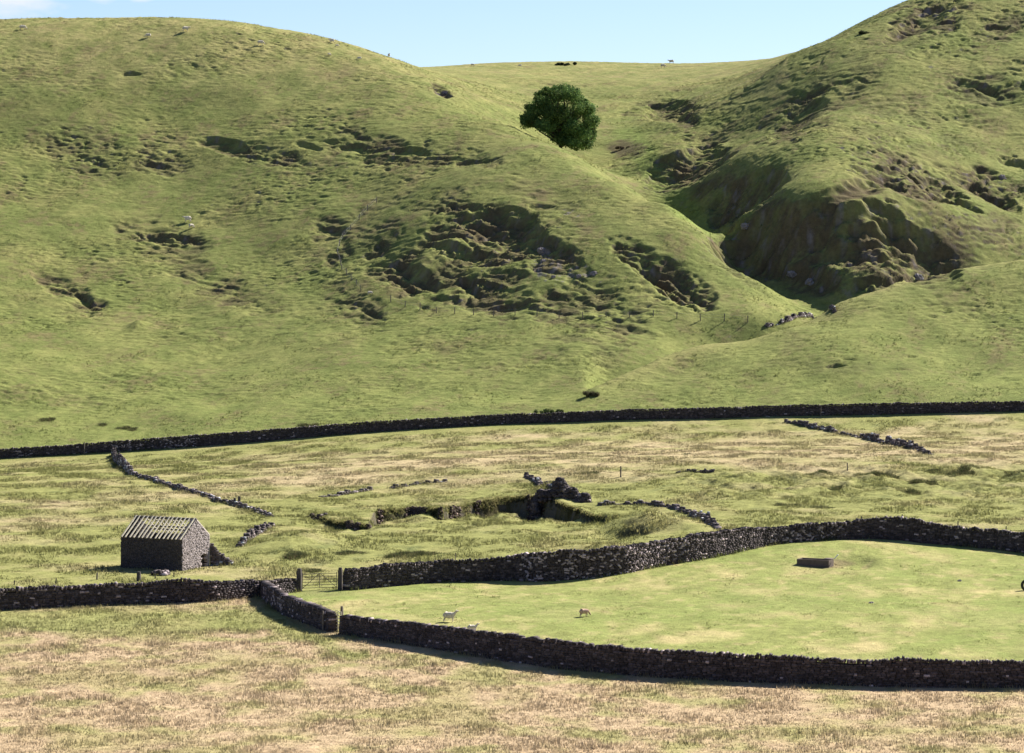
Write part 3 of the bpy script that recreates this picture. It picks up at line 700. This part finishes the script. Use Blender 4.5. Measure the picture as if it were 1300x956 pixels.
# concrete water trough
tx_, ty_ = hit(1035, 718, Z); tz = float(gz(tx_, ty_))
tr = thing('water_trough', 'long low concrete trough sunk in the grass of the enclosed field', 'trough', (tx_, ty_, tz), math.radians(-24))
bm = bmesh.new(); TL, TWd, TH = 1.3, .6, .46
def ring(z, i): return [bm.verts.new((sx*(TL-i), sy*(TWd-i), z)) for sx, sy in ((-1,-1),(1,-1),(1,1),(-1,1))]
r0, r1, r2, r3 = ring(-.15,0), ring(TH,0), ring(TH,.09), ring(.18,.12)
for a, b in ((r0,r1),(r1,r2),(r2,r3)):
    for k in range(4): bm.faces.new((a[k],a[(k+1)%4],b[(k+1)%4],b[k]))
bm.faces.new(r3); bm.faces.new(r0[::-1]); bmesh.ops.recalc_face_normals(bm, faces=bm.faces); bmesh.ops.bevel(bm, geom=[e for e in bm.edges if e.verts[0].co.z > .5 and e.verts[1].co.z > .5], offset=.02, segments=2, affect='EDGES')
me = bpy.data.meshes.new('basin'); bm.to_mesh(me); bm.free(); link('basin', me, M_concrete, tr)
B = Boxes(); exact_box(B, (TL-.3, .1, TH+.04), (.28,.5,.035), (.3,.28,.27)); B.build('cover_slab', M_concrete, tr)
rod_obj('pipe', [((TL+.15,.3,TH+.05),(TL+.45,.35,TH+.38),.05)], M_white, tr)
# weathered ring at the right edge
rx_, ry_ = hit(1303, 750, Z)
bm = bmesh.new(); R1, R2, ns, nm = .33, .11, 32, 10
vs = [[bm.verts.new(((R1+R2*math.cos(b*2*math.pi/nm))*math.cos(a*2*math.pi/ns), R2*math.sin(b*2*math.pi/nm), R1+R2+(R1+R2*math.cos(b*2*math.pi/nm))*math.sin(a*2*math.pi/ns)-.06)) for b in range(nm)] for a in range(ns)]
for a in range(ns):
    for b in range(nm): bm.faces.new((vs[a][b],vs[(a+1)%ns][b],vs[(a+1)%ns][(b+1)%nm],vs[a][(b+1)%nm]))
me = bpy.data.meshes.new('ring'); bm.to_mesh(me); bm.free()
tag(link('tyre', me, M_dark, loc=(rx_, ry_, float(gz(rx_,ry_))), rot=.2), 'dark mossy ring standing upright at the right edge of the field', 'tyre')
# field posts
PG = 'weathered posts in the rough field'
for px, b, t, w, lab in ((788,606,592,.16,'dark leaning post standing alone in the rushes'),(298,641,632,.24,'left one of two dark stumps at the end of the broken wall'),(304,641,630,.26,'right one of two dark stumps at the end of the broken wall'),
   (176,738,726,.3,'thick short post in grass before the barn front'),(197,735,728,.1,'slender post between thick stump and rubble heap'),(123,736,727,.12,'post in the grass left of the barn'),(71,741,734,.09,'small post above the wall, left of the barn'),(18,743,737,.08,'small post above the wall near the left edge'),
   (221,733,727,.1,'small post in front of the barn corner'),(679,528,520,.08,'tiny post showing over the far wall'),(107,577,561,.1,'pale thin post against the far wall, above the barn'),(1042,529,515,.09,'pale thin post against the far wall on the right'),
   (1094,662,656,.12,'short pale post over the curving wall, left of its hump'),(1146,662,653,.1,'slim post over the curving wall hump'),(1216,670,662,.1,'slim post over the curving wall, right of the hump'),(1277,677,668,.1,'slim post above the curving wall near the right edge'),(1076,598,588,.12,'dark stub post in the rushes on the right'),(578,716,702,.07,'thin stick above the curving wall left part'),(805,697,688,.08,'thin stick above the pale tumbled stretch of wall')):
    post('fence_post', lab, px, b, t, w, M_wood if w < .22 else M_gstone, group=PG, lean=random.uniform(-.08,.08))
# old wire fence across the foot of the spur
def fence(label, pts, spacing, h=1.0):
    wp = [hit(a, b, Z) for a, b in pts]; P3 = [(x, y, 0) for x, y in wp]
    r = resample(P3, .1); n = len(r); mid = r[n//2]
    f = thing('wire_fence', label, 'fence', (mid[0], mid[1], float(gz(mid[0],mid[1]))), 0, 'old wire fences on the hill')
    o = np.array(f.location); prev = None; wires = []
    for i in range(0, n, int(spacing/.1)):
        x, y = r[i][:2]; z = float(gz(x, y)); hh_ = h*random.uniform(.85,1.1); l = random.uniform(-.08,.08)
        beam('post', (x-o[0], y-o[1], z-.2-o[2]), (x-o[0]+l, y-o[1], z+hh_-o[2]), .12, .12, M_wood, f)
        top = (x-o[0]+l*.8, y-o[1]-.07, z+hh_*.85-o[2])
        if prev: wires.append((prev, top, .006)); wires.append(((prev[0],prev[1],prev[2]-.4),(top[0],top[1],top[2]-.4),.006))
        prev = top
    rod_obj('wire', wires, M_metal, f)
fence('old wire fence curving along the foot of the spur towards the gully mouth', [(496,384),(528,393),(560,398),(620,402),(700,404),(780,405),(866,405),(920,408),(965,411)], 3.4)
fence('old wire fence along the worn track on the left hillside', [(478,258),(462,272),(448,288),(436,300),(428,320),(434,345),(460,372)], 3.0)

# ------------------------------------------------------------------ animals
def skin_animal(name, nodes, edges, root):
    names = list(nodes); me = bpy.data.meshes.new('tmp')
    me.from_pydata([nodes[k][0] for k in names], [(names.index(a), names.index(b)) for a, b in edges], [])
    o = bpy.data.objects.new('tmp', me); col.objects.link(o)
    md = o.modifiers.new('s', 'SKIN'); me.update()
    for k, nme in enumerate(names):
        r_ = nodes[nme][1]; me.skin_vertices[0].data[k].radius = (r_, r_) if not isinstance(r_, tuple) else r_
        me.skin_vertices[0].data[k].use_root = (nme == root)
    sb = o.modifiers.new('u', 'SUBSURF'); sb.levels = 2
    dg = bpy.context.evaluated_depsgraph_get(); ev = o.evaluated_get(dg); res = bpy.data.meshes.new_from_object(ev, depsgraph=dg)
    bpy.data.objects.remove(o); res.name = name
    res.polygons.foreach_set('use_smooth', np.ones(len(res.polygons), bool))
    return res
def sheep_mesh(pose, white=(.62,.55,.45), face=(.55,.48,.40), seed=1):
    random.seed(seed)
    n = {'hip':((-.40,0,.60),.225),'rump':((-.52,0,.58),.13),'belly':((-.10,0,.58),.265),'chest':((.25,0,.60),.23),'shoulder':((.36,0,.66),.16)}
    e = [('rump','hip'),('hip','belly'),('belly','chest'),('chest','shoulder')]
    n['tail'] = ((-.60,0,.45),.035); e.append(('rump','tail'))
    if pose == 'graze':
        n.update({'neck':((.52,.02,.50),.10),'poll':((.66,.03,.30),.075),'muzzle':((.74,.03,.12),.045)})
    elif pose == 'up':
        n.update({'neck':((.50,0,.82),.10),'poll':((.58,0,.97),.08),'muzzle':((.78,0,.92),.045)})
    else:
        n.update({'neck':((.50,.03,.72),.10),'poll':((.62,.05,.80),.078),'muzzle':((.80,.09,.72),.045)})
    e += [('shoulder','neck'),('neck','poll'),('poll','muzzle')]
    p = n['poll'][0]
    for s in (-1, 1):
        n['ear%d'%s] = ((p[0]-.04, p[1]+s*.17, p[2]+.03), .02); e.append(('poll','ear%d'%s))
        for nm, x, z, k in (('hip',-.44,.34,.06),('chest',.26,.32,0.)):
            a = nm+'k%d'%s; b = nm+'h%d'%s; c = nm+'f%d'%s
            off = random.uniform(-.05,.05)
            n[a] = ((x+(.05 if nm=='hip' else .02), s*.12, .36), .075 if nm=='hip' else .06)
            n[b] = ((x-(.04 if nm=='hip' else 0)+off*.5, s*.125, .20), .036)
            n[c] = ((x+off, s*.125, .02), .033)
            e += [(nm,a),(a,b),(b,c)]
    me = skin_animal('sheep', n, e, 'belly')
    co = np.empty(len(me.vertices)*3, np.float32); me.vertices.foreach_get('co', co); co = co.reshape(-1,3)
    leg = (co[:,2] < .3)&(co[:,0] < .45); hd = np.linalg.norm(co-np.array(n['muzzle'][0]), axis=1) < .26
    c = np.tile(np.array(white), (len(co),1))*(1+.12*rng.standard_normal((len(co),1)))
    c[leg|hd] = face
    body = ~(leg|hd); nn = fbm(co[:,0]*14, co[:,1]*14+co[:,2]*14, 2)
    d = co-np.array([0,0,.6]); L_ = np.linalg.norm(d,axis=1,keepdims=True); co2 = co + d/L_*(nn*.018)[:,None]*body[:,None]
    me.vertices.foreach_set('co', co2.ravel())
    at = me.color_attributes.new('col','FLOAT_COLOR','POINT'); cc = np.ones((len(co),4),np.float32); cc[:,:3] = c; at.data.foreach_set('color', cc.ravel())
    me.materials.append(M_fleece); return me
ms = {'up':sheep_mesh('up'), 'graze':sheep_mesh('graze',seed=2), 'look':sheep_mesh('look',seed=3), 'lamb':sheep_mesh('graze',(.50,.33,.25),(.50,.36,.30),4)}
def sheep(kind, px, py, yaw, s, label, group='sheep grazing the hillside'):
    x, y = hit(px, py, Z)
    o = bpy.data.objects.new('sheep', ms[kind]); col.objects.link(o); o.location = (x, y, float(gz(x,y))-.01); o.rotation_euler = (0,0,math.radians(yaw)); o.scale = (s,s,s)
    return tag(o, label, 'sheep', group)
SG = 'sheep in the enclosed field'
sheep('up', 571, 790, -12, .82, 'pale sheep standing with raised head, facing right, near the bottom wall', SG)
sheep('up', 600, 803, 10, .62, 'small sheep mostly hidden behind the top of the near wall', SG)
sheep('lamb', 742, 783, 25, .66, 'pinkish sheep with head down grazing alone in mid field', SG)
for px, py, k, yaw, s, lab in ((188,48,'graze',200,.95,'left one of two sheep near the left hill crest'),(236,40,'look',10,1.15,'sheep at the very top of the left hill'),(331,58,'graze',5,1.05,'sheep right of the crest, alone on the slope edge'),
   (421,55,'look',190,.95,'sheep against the sky where the left skyline falls'),(428,60,'graze',0,.6,'lamb just below the skyline sheep'),(418,71,'graze',30,.6,'small sheep below the pair on the falling skyline'),
   (456,76,'graze',180,.7,'tiny sheep inside the falling crest, left of the notch'),(494,73,'up',80,.75,'sheep upright on the skyline before the saddle'),(600,84,'graze',0,.7,'tiny sheep at the left of the far saddle'),(660,85,'graze',170,.7,'small sheep in the middle of the far saddle'),
   (842,86,'graze',0,1.,'sheep below the right saddle skyline'),(852,81,'look',180,1.1,'sheep on the right saddle skyline'),(29,38,'graze',0,1.1,'sheep on the crest at the far left'),(238,282,'look',160,1.15,'upper one of two sheep on the slope mid left'),(243,290,'graze',40,.9,'lower one of two sheep on the slope mid left'),(470,375,'graze',0,.7,'tiny white sheep low on the slope beside the old fence')):
    sheep(k, px, py, yaw, s, lab)

# ------------------------------------------------------------------ tree, bushes
def tube(bm, pts, rad, n=8):
    prev = None
    for i, p in enumerate(pts):
        p = Vector(p); d = (Vector(pts[min(i+1,len(pts)-1)])-Vector(pts[max(i-1,0)])).normalized(); q = d.to_track_quat('Z','Y').to_matrix()
        ring_ = [bm.verts.new(p+q @ Vector((math.cos(k*6.2832/n)*rad[i], math.sin(k*6.2832/n)*rad[i], 0))) for k in range(n)]
        if prev:
            for k in range(n): bm.faces.new((prev[k],prev[(k+1)%n],ring_[(k+1)%n],ring_[k]))
        prev = ring_
def leaves(clumps, n, size, cols, seed, flat=.3):
    r = np.random.default_rng(seed); cl = np.array(clumps); w = cl[:,3]**2; k = r.choice(len(cl), n, p=w/w.sum())
    d = r.standard_normal((n,3)); d /= np.linalg.norm(d,axis=1,keepdims=True); rad = cl[k,3]*(r.random(n)**.33)*(1+.12*r.standard_normal(n))
    c = cl[k,:3] + d*rad[:,None]*np.array([1,1,.75])
    nrm = d*.7 + r.standard_normal((n,3))*.6 + np.array([0,0,.35]); nrm /= np.linalg.norm(nrm,axis=1,keepdims=True)
    t = np.cross(nrm, r.standard_normal((n,3))); t /= np.linalg.norm(t,axis=1,keepdims=True); b = np.cross(nrm, t)
    s = size*(.6+.8*r.random(n))[:,None]
    v = np.stack([c-t*s*.5, c+b*s*.38, c+t*s*.5+nrm*s*.1, c-b*s*.38], 1).reshape(-1,3)
    cc = np.array(cols)[r.integers(0,len(cols),n)]*(.75+.5*r.random((n,1)))*(.62+.8*r.random(len(cl)))[k][:,None]
    return new_mesh('leaves', v, np.arange(4*n), 4, np.repeat(cc,4,0))
tX, tY = (712-CX)/F*553, 553.; tZ = float(gz(tX, tY)); m1 = tY/F
tree = thing('sycamore_tree', 'lone broad dark green tree at the head of the gully', 'tree', (tX, tY, tZ))
random.seed(9)
outline = [(735,182,28),(748,172,24),(752,155,26),(742,140,28),(730,126,30),(712,121,30),(697,121,28),(685,133,28),(676,145,26),(670,154,20),(690,160,30),(712,150,38),(722,165,34),(705,170,30),(700,140,36),(725,145,34),(715,178,26),(738,165,26),(682,158,22),(748,184,18)]
cl = []
for px, py, r_ in outline:
    for _ in range(3):
        rr_ = r_*m1*random.uniform(.34,.52)
        cl.append(((px-712)*m1*.95+random.gauss(0,.5), random.uniform(-4.6,4.6)*(.75 if r_ < 27 else 1), ZC+(HY-py)*m1-tZ+random.gauss(0,.4), rr_))
for _ in range(60):
    a = random.uniform(-.5, 3.6); px = 709+44*math.cos(a)*random.uniform(.8,1.05); py = 150-38*math.sin(a)*random.uniform(.85,1.06)
    if a < 0 or a > 3.14: py = 150-38*math.sin(a)*.6
    cl.append(((px-712)*m1, random.uniform(-3.5,3.5), ZC+(HY-py)*m1-tZ, random.uniform(.5,1.1)))
bm = bmesh.new(); tube(bm, [(0,0,-.4),(.1,.05,1.0),(-.1,.1,2.4),(.1,0,4.5),(.0,.1,7.0)], [.6,.45,.38,.28,.1], 10)
me = bpy.data.meshes.new('trunk'); bm.to_mesh(me); bm.free(); link('trunk', me, M_bark, tree)
bm = bmesh.new()
for c in cl[::2]:
    z0_ = random.uniform(2.4,5.0); e = Vector(c[:3]); s0 = Vector((0,0,z0_)); mpt = (s0+e)/2+Vector((random.gauss(0,.4),random.gauss(0,.4),.3))
    tube(bm, [s0, mpt, e], [.16,.1,.03], 6)
me = bpy.data.meshes.new('limbs'); bm.to_mesh(me); bm.free(); link('limbs', me, M_bark, tree)
lm = leaves(cl, 42000, .30, [(.085,.15,.042),(.11,.18,.050),(.065,.12,.036),(.15,.21,.055)], 5); link('crown', lm, M_leaf, tree)

def rushes(label, px, py, w, h, seed):
    r = np.random.default_rng(seed); x, y = hit(px, py, Z); n = int(900*w); k = max(3, int(w*2.2))
    cxs = r.uniform(-w/2, w/2, k); cys = r.normal(0, w*.25, k); hs = h*r.uniform(.45,1.,k)*(1-.5*np.abs(cxs)/(w/2)); q = r.integers(0,k,n)
    bx2 = cxs[q]+r.normal(0,.22,n); by2 = cys[q]+r.normal(0,.3,n); z0_ = float(gz(x,y)); bz = gz(x+bx2, y+by2)-z0_-.04
    hh_ = hs[q]*r.uniform(.5,1.1,n); a = r.random(n)*6.283; wd = r.uniform(.012,.03,n); lx = (bx2-cxs[q])*.5+r.normal(0,.08,n); ly = (by2-cys[q])*.5+r.normal(0,.08,n)
    v = np.stack([np.stack([bx2-np.cos(a)*wd, by2-np.sin(a)*wd, bz],-1), np.stack([bx2+np.cos(a)*wd, by2+np.sin(a)*wd, bz],-1), np.stack([bx2+lx, by2+ly, bz+hh_],-1)],1).reshape(-1,3)
    cc = np.array([(.075,.10,.035),(.11,.12,.05),(.06,.075,.03),(.16,.13,.07)])[r.integers(0,4,n)]
    tag(link('rush_clump', new_mesh('rush_clump', v, np.arange(3*n), 3, np.repeat(cc,3,0)), M_grass, loc=(x,y,z0_)), label, 'rushes', 'dark rush clumps in the rough fields')
def bush(label, px, py, w, h, seed, n=2500, size=.14, cols=((.10,.13,.04),(.13,.15,.055)), group='small bushes and rushes clumps', name='bush'):
    random.seed(seed); x, y = hit(px, py, Z); z = float(gz(x,y)); rt = thing(name, label, 'bush', (x,y,z), 0, group)
    cl = [(random.uniform(-w/2,w/2)*.8, random.uniform(-.6,.6)*w*.3, h*random.uniform(.02,.4), h*random.uniform(.3,.5)) for _ in range(9)]
    link('foliage', leaves(cl, n, size, cols, seed), M_leaf, rt)
    bm = bmesh.new()
    for c in cl: tube(bm, [(0,0,-.1),(c[0]*.5,c[1]*.5,c[2]*.4),c[:3]], [.04,.03,.01], 5)
    me = bpy.data.meshes.new('stem'); bm.to_mesh(me); bm.free(); link('stem', me, M_bark, rt)
bush('round brownish bush above the far wall, left of the shoulder', 752, 503, 2.6, .9, 1, cols=((.11,.10,.055),(.14,.13,.06)))
bush('low green bush against the far wall beside the rising shoulder', 697, 524, 4.6, .8, 2)
rushes('low clump at the foot of the left hill', 61, 533, 1.5, .7, 3)
rushes('dark clump on the slope just above the far wall, mid left', 160, 544, 2.2, .5, 4)
rushes('long low dark clump touching the far wall, centre left', 392, 541, 2.6, .5, 5)
rushes('low clump above the far wall at left', 125, 540, 1.6, .4, 13)
bush('brownish scrub patch in the upper gully', 793, 189, 3.4, .8, 6, cols=((.10,.075,.045),(.08,.065,.04)))
bush('small scrub on the right hill skyline', 1098, 43, 2.0, .9, 8, cols=((.05,.06,.03),(.04,.05,.02)))
# distant copse on the saddle skyline
bush('tiny dark copse on the skyline above the lone tree', 718, 83, 5.5, 1.1, 7, n=4000, size=.3, cols=((.03,.045,.02),(.04,.05,.025)), group='distant copse')
for k, (px, py, w, h) in enumerate(((1112,603,3.6,.8),(1170,612,2.4,.7),(1060,622,1.6,.6),(1160,626,.9,.6),(1225,602,3.2,.6),(1290,600,2.4,.6),(1040,600,1.6,.5),(1185,600,2.,.55),(700,612,1.,.4),(745,602,2.2,.5),(390,705,2.2,.6),(370,708,1.4,.5),(505,706,2.4,.7),(530,706,2.2,.6),(445,703,2.,.5),(1050,645,2.2,.5),(1000,640,1.8,.4),(400,726,1.5,.5))):
    rushes(['broad dark rush clump in the upper right field','dark rush clump right of the broadest one','small rush clump left of the red-brown bank','single upright little rush tuft','long rush clump towards the right edge','rush clump at the right edge of the rough field','small rush clump left of the broadest one','low rush clump between two bigger ones','thin rushes at the foot of the crumbling kiln wall','rush band right of the kiln, before the lone post','green rush clump above the wide gate, right one','green rush clump above the wide gate, left one','dark rush clump behind the curving wall, left one','dark rush clump behind the curving wall, right one','rush clump on the slope below the quarry','low rushes behind the curving wall hump','low rushes above the curving wall, left of the hump','rush clump just behind the wide gate'][k], px, py, w, h, 50+k)
# loose stones lying in the fields
for px, py, s, lab in ((1106,766,.28,'dark stone lying in the middle of the enclosed field'),(1218,738,.26,'dark stone in the field near the right end'),(1203,753,.0,''),(1005,673,.35,'pale boulder on the curving wall line before the hump'),(687,318,1.0,'pale rock face showing on the spur crags, tallest'),(690,333,.7,'pale rock just below the tallest rock on the spur'),(735,352,.7,'pale rock right of the spur crags'),(754,348,.8,'rightmost pale rock on the spur'),(703,352,.6,'small pale rock below the spur crags'),(1272,226,1.0,'pale rock in a hollow at the right edge of the hill'),(565,118,.9,'flat rock at the top of the spur'),(1005,352,1.0,'rock at the foot of the shaded gully crag'),(1028,358,1.1,'rock beside the foot of the gully crag, right one'),(946,290,1.0,'tall rock in the shaded crag, left end'),(1165,352,1.2,'rock at the right foot of the shaded crag')):
    if s:
        x, y = hit(px, py, Z); boulder('rock', lab, x, y, float(gz(x,y))-.18*s, s*.7, s*.6, s*.6, px*.1, 'rock', 'rocks showing through the turf')

# ------------------------------------------------------------------ grass standing in the rough fields
def tufts(n, ylo, yhi, accept, hgt, seed, blades=4, wid=.03):
    r = np.random.default_rng(seed); Y = np.sqrt(r.random(n)*(yhi**2-ylo**2)+ylo**2); X = (r.random(n)*2-1)*Y*.235
    z = gz(X, Y); px = CX+F*X/Y; py = HY-(z-ZC)/Y*F
    keep, hs = accept(X, Y, px, py); X, Y, z, px, py, hs = [a[keep] for a in (X,Y,z,px,py,hs)]; n = len(X)
    c = ground_colour(X, Y, px, py)*(1.15+.25*r.random((n,1)))
    a = r.random((n,blades))*6.283; w = wid*(.6+.8*r.random((n,blades))); h = (hgt*hs)[:,None]*(.5+.8*r.random((n,blades)))
    ox = r.normal(0,.12,(n,blades)); oy = r.normal(0,.12,(n,blades)); lx = r.normal(-.12,.25,(n,blades))*h; ly = r.normal(0,.25,(n,blades))*h
    bx_, by_ = X[:,None]+ox, Y[:,None]+oy; zz = z[:,None]-.03+0*ox
    v = np.stack([np.stack([bx_-np.cos(a)*w, by_-np.sin(a)*w, zz], -1), np.stack([bx_+np.cos(a)*w, by_+np.sin(a)*w, zz], -1), np.stack([bx_+lx, by_+ly, zz+h], -1)], 2).reshape(-1,3)
    return v, np.repeat(c, blades*3, 0)
def acc_mid(X, Y, px, py):
    enc, low = zone_of(px, py, X, Y); d = np.clip(.5+fbm(X/5, Y/6, 3, .6, 44.), .1, 1.2)
    inb = ((X-bcx)*math.cos(bang)+(Y-bcy)*math.sin(bang)); 
    barnin = (np.abs((X-Bx[0])*uh[0]+(Y-Bx[1])*uh[1]+UL/2) < UL/2-.1) & (np.abs((X-Bx[0])*vh[0]+(Y-Bx[1])*vh[1]-VW/2) < VW/2-.1)
    return (~enc)&(~low)&(Y < 398)&(~barnin), d
def acc_low(X, Y, px, py):
    enc, low = zone_of(px, py, X, Y); return low, np.clip(.75+.6*fbm(X/4, Y/4, 2, .6, 46.), .4, 1.3)
def acc_enc(X, Y, px, py):
    enc, low = zone_of(px, py, X, Y); n_ = fbm(X/3, Y/4, 3, .6, 48.); return enc&(n_ > -.05), np.clip(.5+n_, .3, 1.2)
def acc_hill(X, Y, px, py): n_ = fbm(X/8, Y/8, 3, .6, 49.); return (Y > 404)&(n_ > -.3), np.clip(.6+n_, .3, 1.3)
gv = []; gc = []
for n_, lo, hi_, acc, h, sd, bl, w_ in ((215000,228,400,acc_mid,.27,1,5,.03),(115000,155,245,acc_low,.21,2,6,.022),(40000,190,262,acc_enc,.10,3,4,.03),(110000,403,640,acc_hill,.2,4,3,.06)):
    v, c = tufts(n_, lo, hi_, acc, h, sd, bl, w_); gv.append(v); gc.append(c)
for wxs, wys, nx_, ny_, hw_ in wall_lines:
    r_ = np.random.default_rng(len(wxs)); n_ = int(len(wxs)*.2*60); k_ = r_.integers(0, len(wxs), n_)
    pat = gnoise(wxs[k_]/1.4+wys[k_]*.3, k_*0+.5); kp = r_.random(n_) < np.clip(.45+.9*pat, .05, 1); k_ = k_[kp]; pat = pat[kp]; n_ = len(k_)
    sd_ = np.where(r_.random(n_) < .5, -1, 1)*(hw_+np.abs(r_.normal(0,.16,n_)))
    X_ = wxs[k_]+nx_[k_]*sd_+r_.normal(0,.1,n_); Y_ = wys[k_]+ny_[k_]*sd_; z_ = gz(X_, Y_); px_ = CX+F*X_/Y_; py_ = HY-(z_-ZC)/Y_*F
    c_ = ground_colour(X_, Y_, px_, py_)*.95; h_ = r_.uniform(.1,.38,n_)*(1+.6*pat); a_ = r_.random(n_)*6.283; w_ = .025
    v_ = np.stack([np.stack([X_-np.cos(a_)*w_, Y_-np.sin(a_)*w_, z_-.04],-1), np.stack([X_+np.cos(a_)*w_, Y_+np.sin(a_)*w_, z_-.04],-1), np.stack([X_+r_.normal(-.03,.1,n_), Y_+r_.normal(0,.1,n_), z_+h_],-1)],1).reshape(-1,3)
    gv.append(v_); gc.append(np.repeat(c_, 3, 0))
r_ = np.random.default_rng(99); n_ = 9000; px_ = r_.uniform(386, 795, n_); X_ = np.interp(px_, bpx, bx); Y_ = np.interp(X_, bx, bY)
ys_ = np.linspace(-3.5, 2.5, 31); prof = np.stack([gz(X_, Y_+q) for q in ys_]); gr = np.diff(prof, axis=0)
k_ = np.clip(30-np.argmax((gr[::-1] > .09), axis=0), 1, 29); Y_ = Y_+ys_[k_]+r_.uniform(-.5,.35,n_); z_ = gz(X_, Y_)
ok_ = gr.max(axis=0) > .09; X_, Y_, z_ = X_[ok_], Y_[ok_], z_[ok_]; n_ = len(X_); a_ = r_.random(n_)*6.283; h_ = r_.uniform(.15,.42,n_); w_ = .04
v_ = np.stack([np.stack([X_-np.cos(a_)*w_, Y_-np.sin(a_)*w_, z_-.05],-1), np.stack([X_+np.cos(a_)*w_, Y_+np.sin(a_)*w_, z_-.05],-1), np.stack([X_+r_.normal(0,.12,n_), Y_-h_*.7, z_+h_*r_.uniform(-.2,.8,n_)],-1)],1).reshape(-1,3)
gv.append(v_); gc.append(np.repeat(np.array([(.22,.21,.08),(.13,.15,.05),(.30,.26,.12)])[r_.integers(0,3,n_)], 3, 0))
gv = np.concatenate(gv); gc = np.concatenate(gc)
tag(link('field_grass', new_mesh('field_grass', gv, np.arange(len(gv)), 3, gc), M_grass), 'tall rough grass and pale seed heads in the fields', 'grass', kind='stuff')

# ------------------------------------------------------------------ sky, sun, camera
w = bpy.data.worlds.new('World'); scene.world = w; w.use_nodes = True; nt = w.node_tree; N = nt.nodes; L = nt.links
bg = N['Background']; bg.inputs['Strength'].default_value = .051
sky = N.new('ShaderNodeTexSky'); sky.sky_type = 'NISHITA'; sky.sun_disc = False; sky.sun_elevation = SUN_EL; sky.sun_rotation = SUN_AZ
sky.altitude = 900; sky.air_density = .85; sky.dust_density = .35; sky.ozone_density = 1.5
tc = N.new('ShaderNodeTexCoord'); mp = N.new('ShaderNodeMapping'); mp.inputs['Scale'].default_value = (60,60,140); L.new(tc.outputs['Generated'], mp.inputs[0])
no = N.new('ShaderNodeTexNoise'); no.inputs['Scale'].default_value = 1.; no.inputs['Detail'].default_value = 7; no.inputs['Roughness'].default_value = .58; L.new(mp.outputs[0], no.inputs['Vector'])
sepn = N.new('ShaderNodeSeparateXYZ'); L.new(tc.outputs['Generated'], sepn.inputs[0])
prev = None
for bx0, bz0, rx0, rz0 in ((-.160,.0745,.020,.0085),(-.128,.0765,.009,.0028),(-.117,.0752,.005,.0022),(.155,.0765,.01,.002)):
    cb = N.new('ShaderNodeCombineXYZ'); L.new(sepn.outputs['X'], cb.inputs[0]); L.new(sepn.outputs['Z'], cb.inputs[1])
    sb_ = N.new('ShaderNodeVectorMath'); sb_.operation = 'SUBTRACT'; sb_.inputs[1].default_value = (bx0,bz0,0); L.new(cb.outputs[0], sb_.inputs[0])
    dv = N.new('ShaderNodeVectorMath'); dv.operation = 'DIVIDE'; dv.inputs[1].default_value = (rx0,rz0,1); L.new(sb_.outputs[0], dv.inputs[0])
    ln = N.new('ShaderNodeVectorMath'); ln.operation = 'LENGTH'; L.new(dv.outputs[0], ln.inputs[0])
    iv = N.new('ShaderNodeMath'); iv.operation = 'MULTIPLY_ADD'; iv.inputs[1].default_value = -.5; iv.inputs[2].default_value = .6; L.new(ln.outputs['Value'], iv.inputs[0])
    if prev:
        mm = N.new('ShaderNodeMath'); mm.operation = 'MAXIMUM'; L.new(prev.outputs[0], mm.inputs[0]); L.new(iv.outputs[0], mm.inputs[1]); prev = mm
    else: prev = iv
ad = N.new('ShaderNodeMath'); ad.operation = 'ADD'; L.new(no.outputs['Fac'], ad.inputs[0]); L.new(prev.outputs[0], ad.inputs[1])
cr = N.new('ShaderNodeMapRange'); cr.inputs['From Min'].default_value = .55; cr.inputs['From Max'].default_value = 1.0; cr.inputs['To Max'].default_value = .9; L.new(ad.outputs[0], cr.inputs['Value'])
mx = N.new('ShaderNodeMixRGB'); L.new(cr.outputs[0], mx.inputs[0]); L.new(sky.outputs[0], mx.inputs[1]); mx.inputs[2].default_value = (7.5,7.8,8.2,1)
tn = N.new('ShaderNodeMixRGB'); tn.blend_type = 'MULTIPLY'; tn.inputs[0].default_value = 1; tn.inputs[2].default_value = (.95,.99,1.14,1)
L.new(sky.outputs[0], tn.inputs[1]); L.new(tn.outputs[0], mx.inputs[1]); L.new(mx.outputs[0], bg.inputs['Color'])
sd = bpy.data.lights.new('sun', 'SUN'); sd.energy = 4.9; sd.angle = math.radians(.55); sd.color = (1.,.95,.86)
so = bpy.data.objects.new('sun', sd); col.objects.link(so)
Sv = Vector((math.cos(SUN_EL)*math.sin(SUN_AZ), math.cos(SUN_EL)*math.cos(SUN_AZ), math.sin(SUN_EL)))
so.rotation_euler = Sv.to_track_quat('Z','Y').to_euler(); so.location = (60,-40,120)
cd = bpy.data.cameras.new('camera'); cd.sensor_width = 36; cd.lens = 36*F/1300; cd.shift_y = -(478-HY)/1300; cd.clip_end = 8000; cd.clip_start = 1
co_ = bpy.data.objects.new('camera', cd); col.objects.link(co_); co_.location = (0,0,ZC); co_.rotation_euler = (math.pi/2,0,0); scene.camera = co_
scene.render.engine = 'CYCLES'
scene.render.resolution_x = 1024; scene.render.resolution_y = 753
vs_ = scene.view_settings; vs_.view_transform = 'Standard'; vs_.look = 'None'; vs_.exposure = 1.25; vs_.gamma = 1
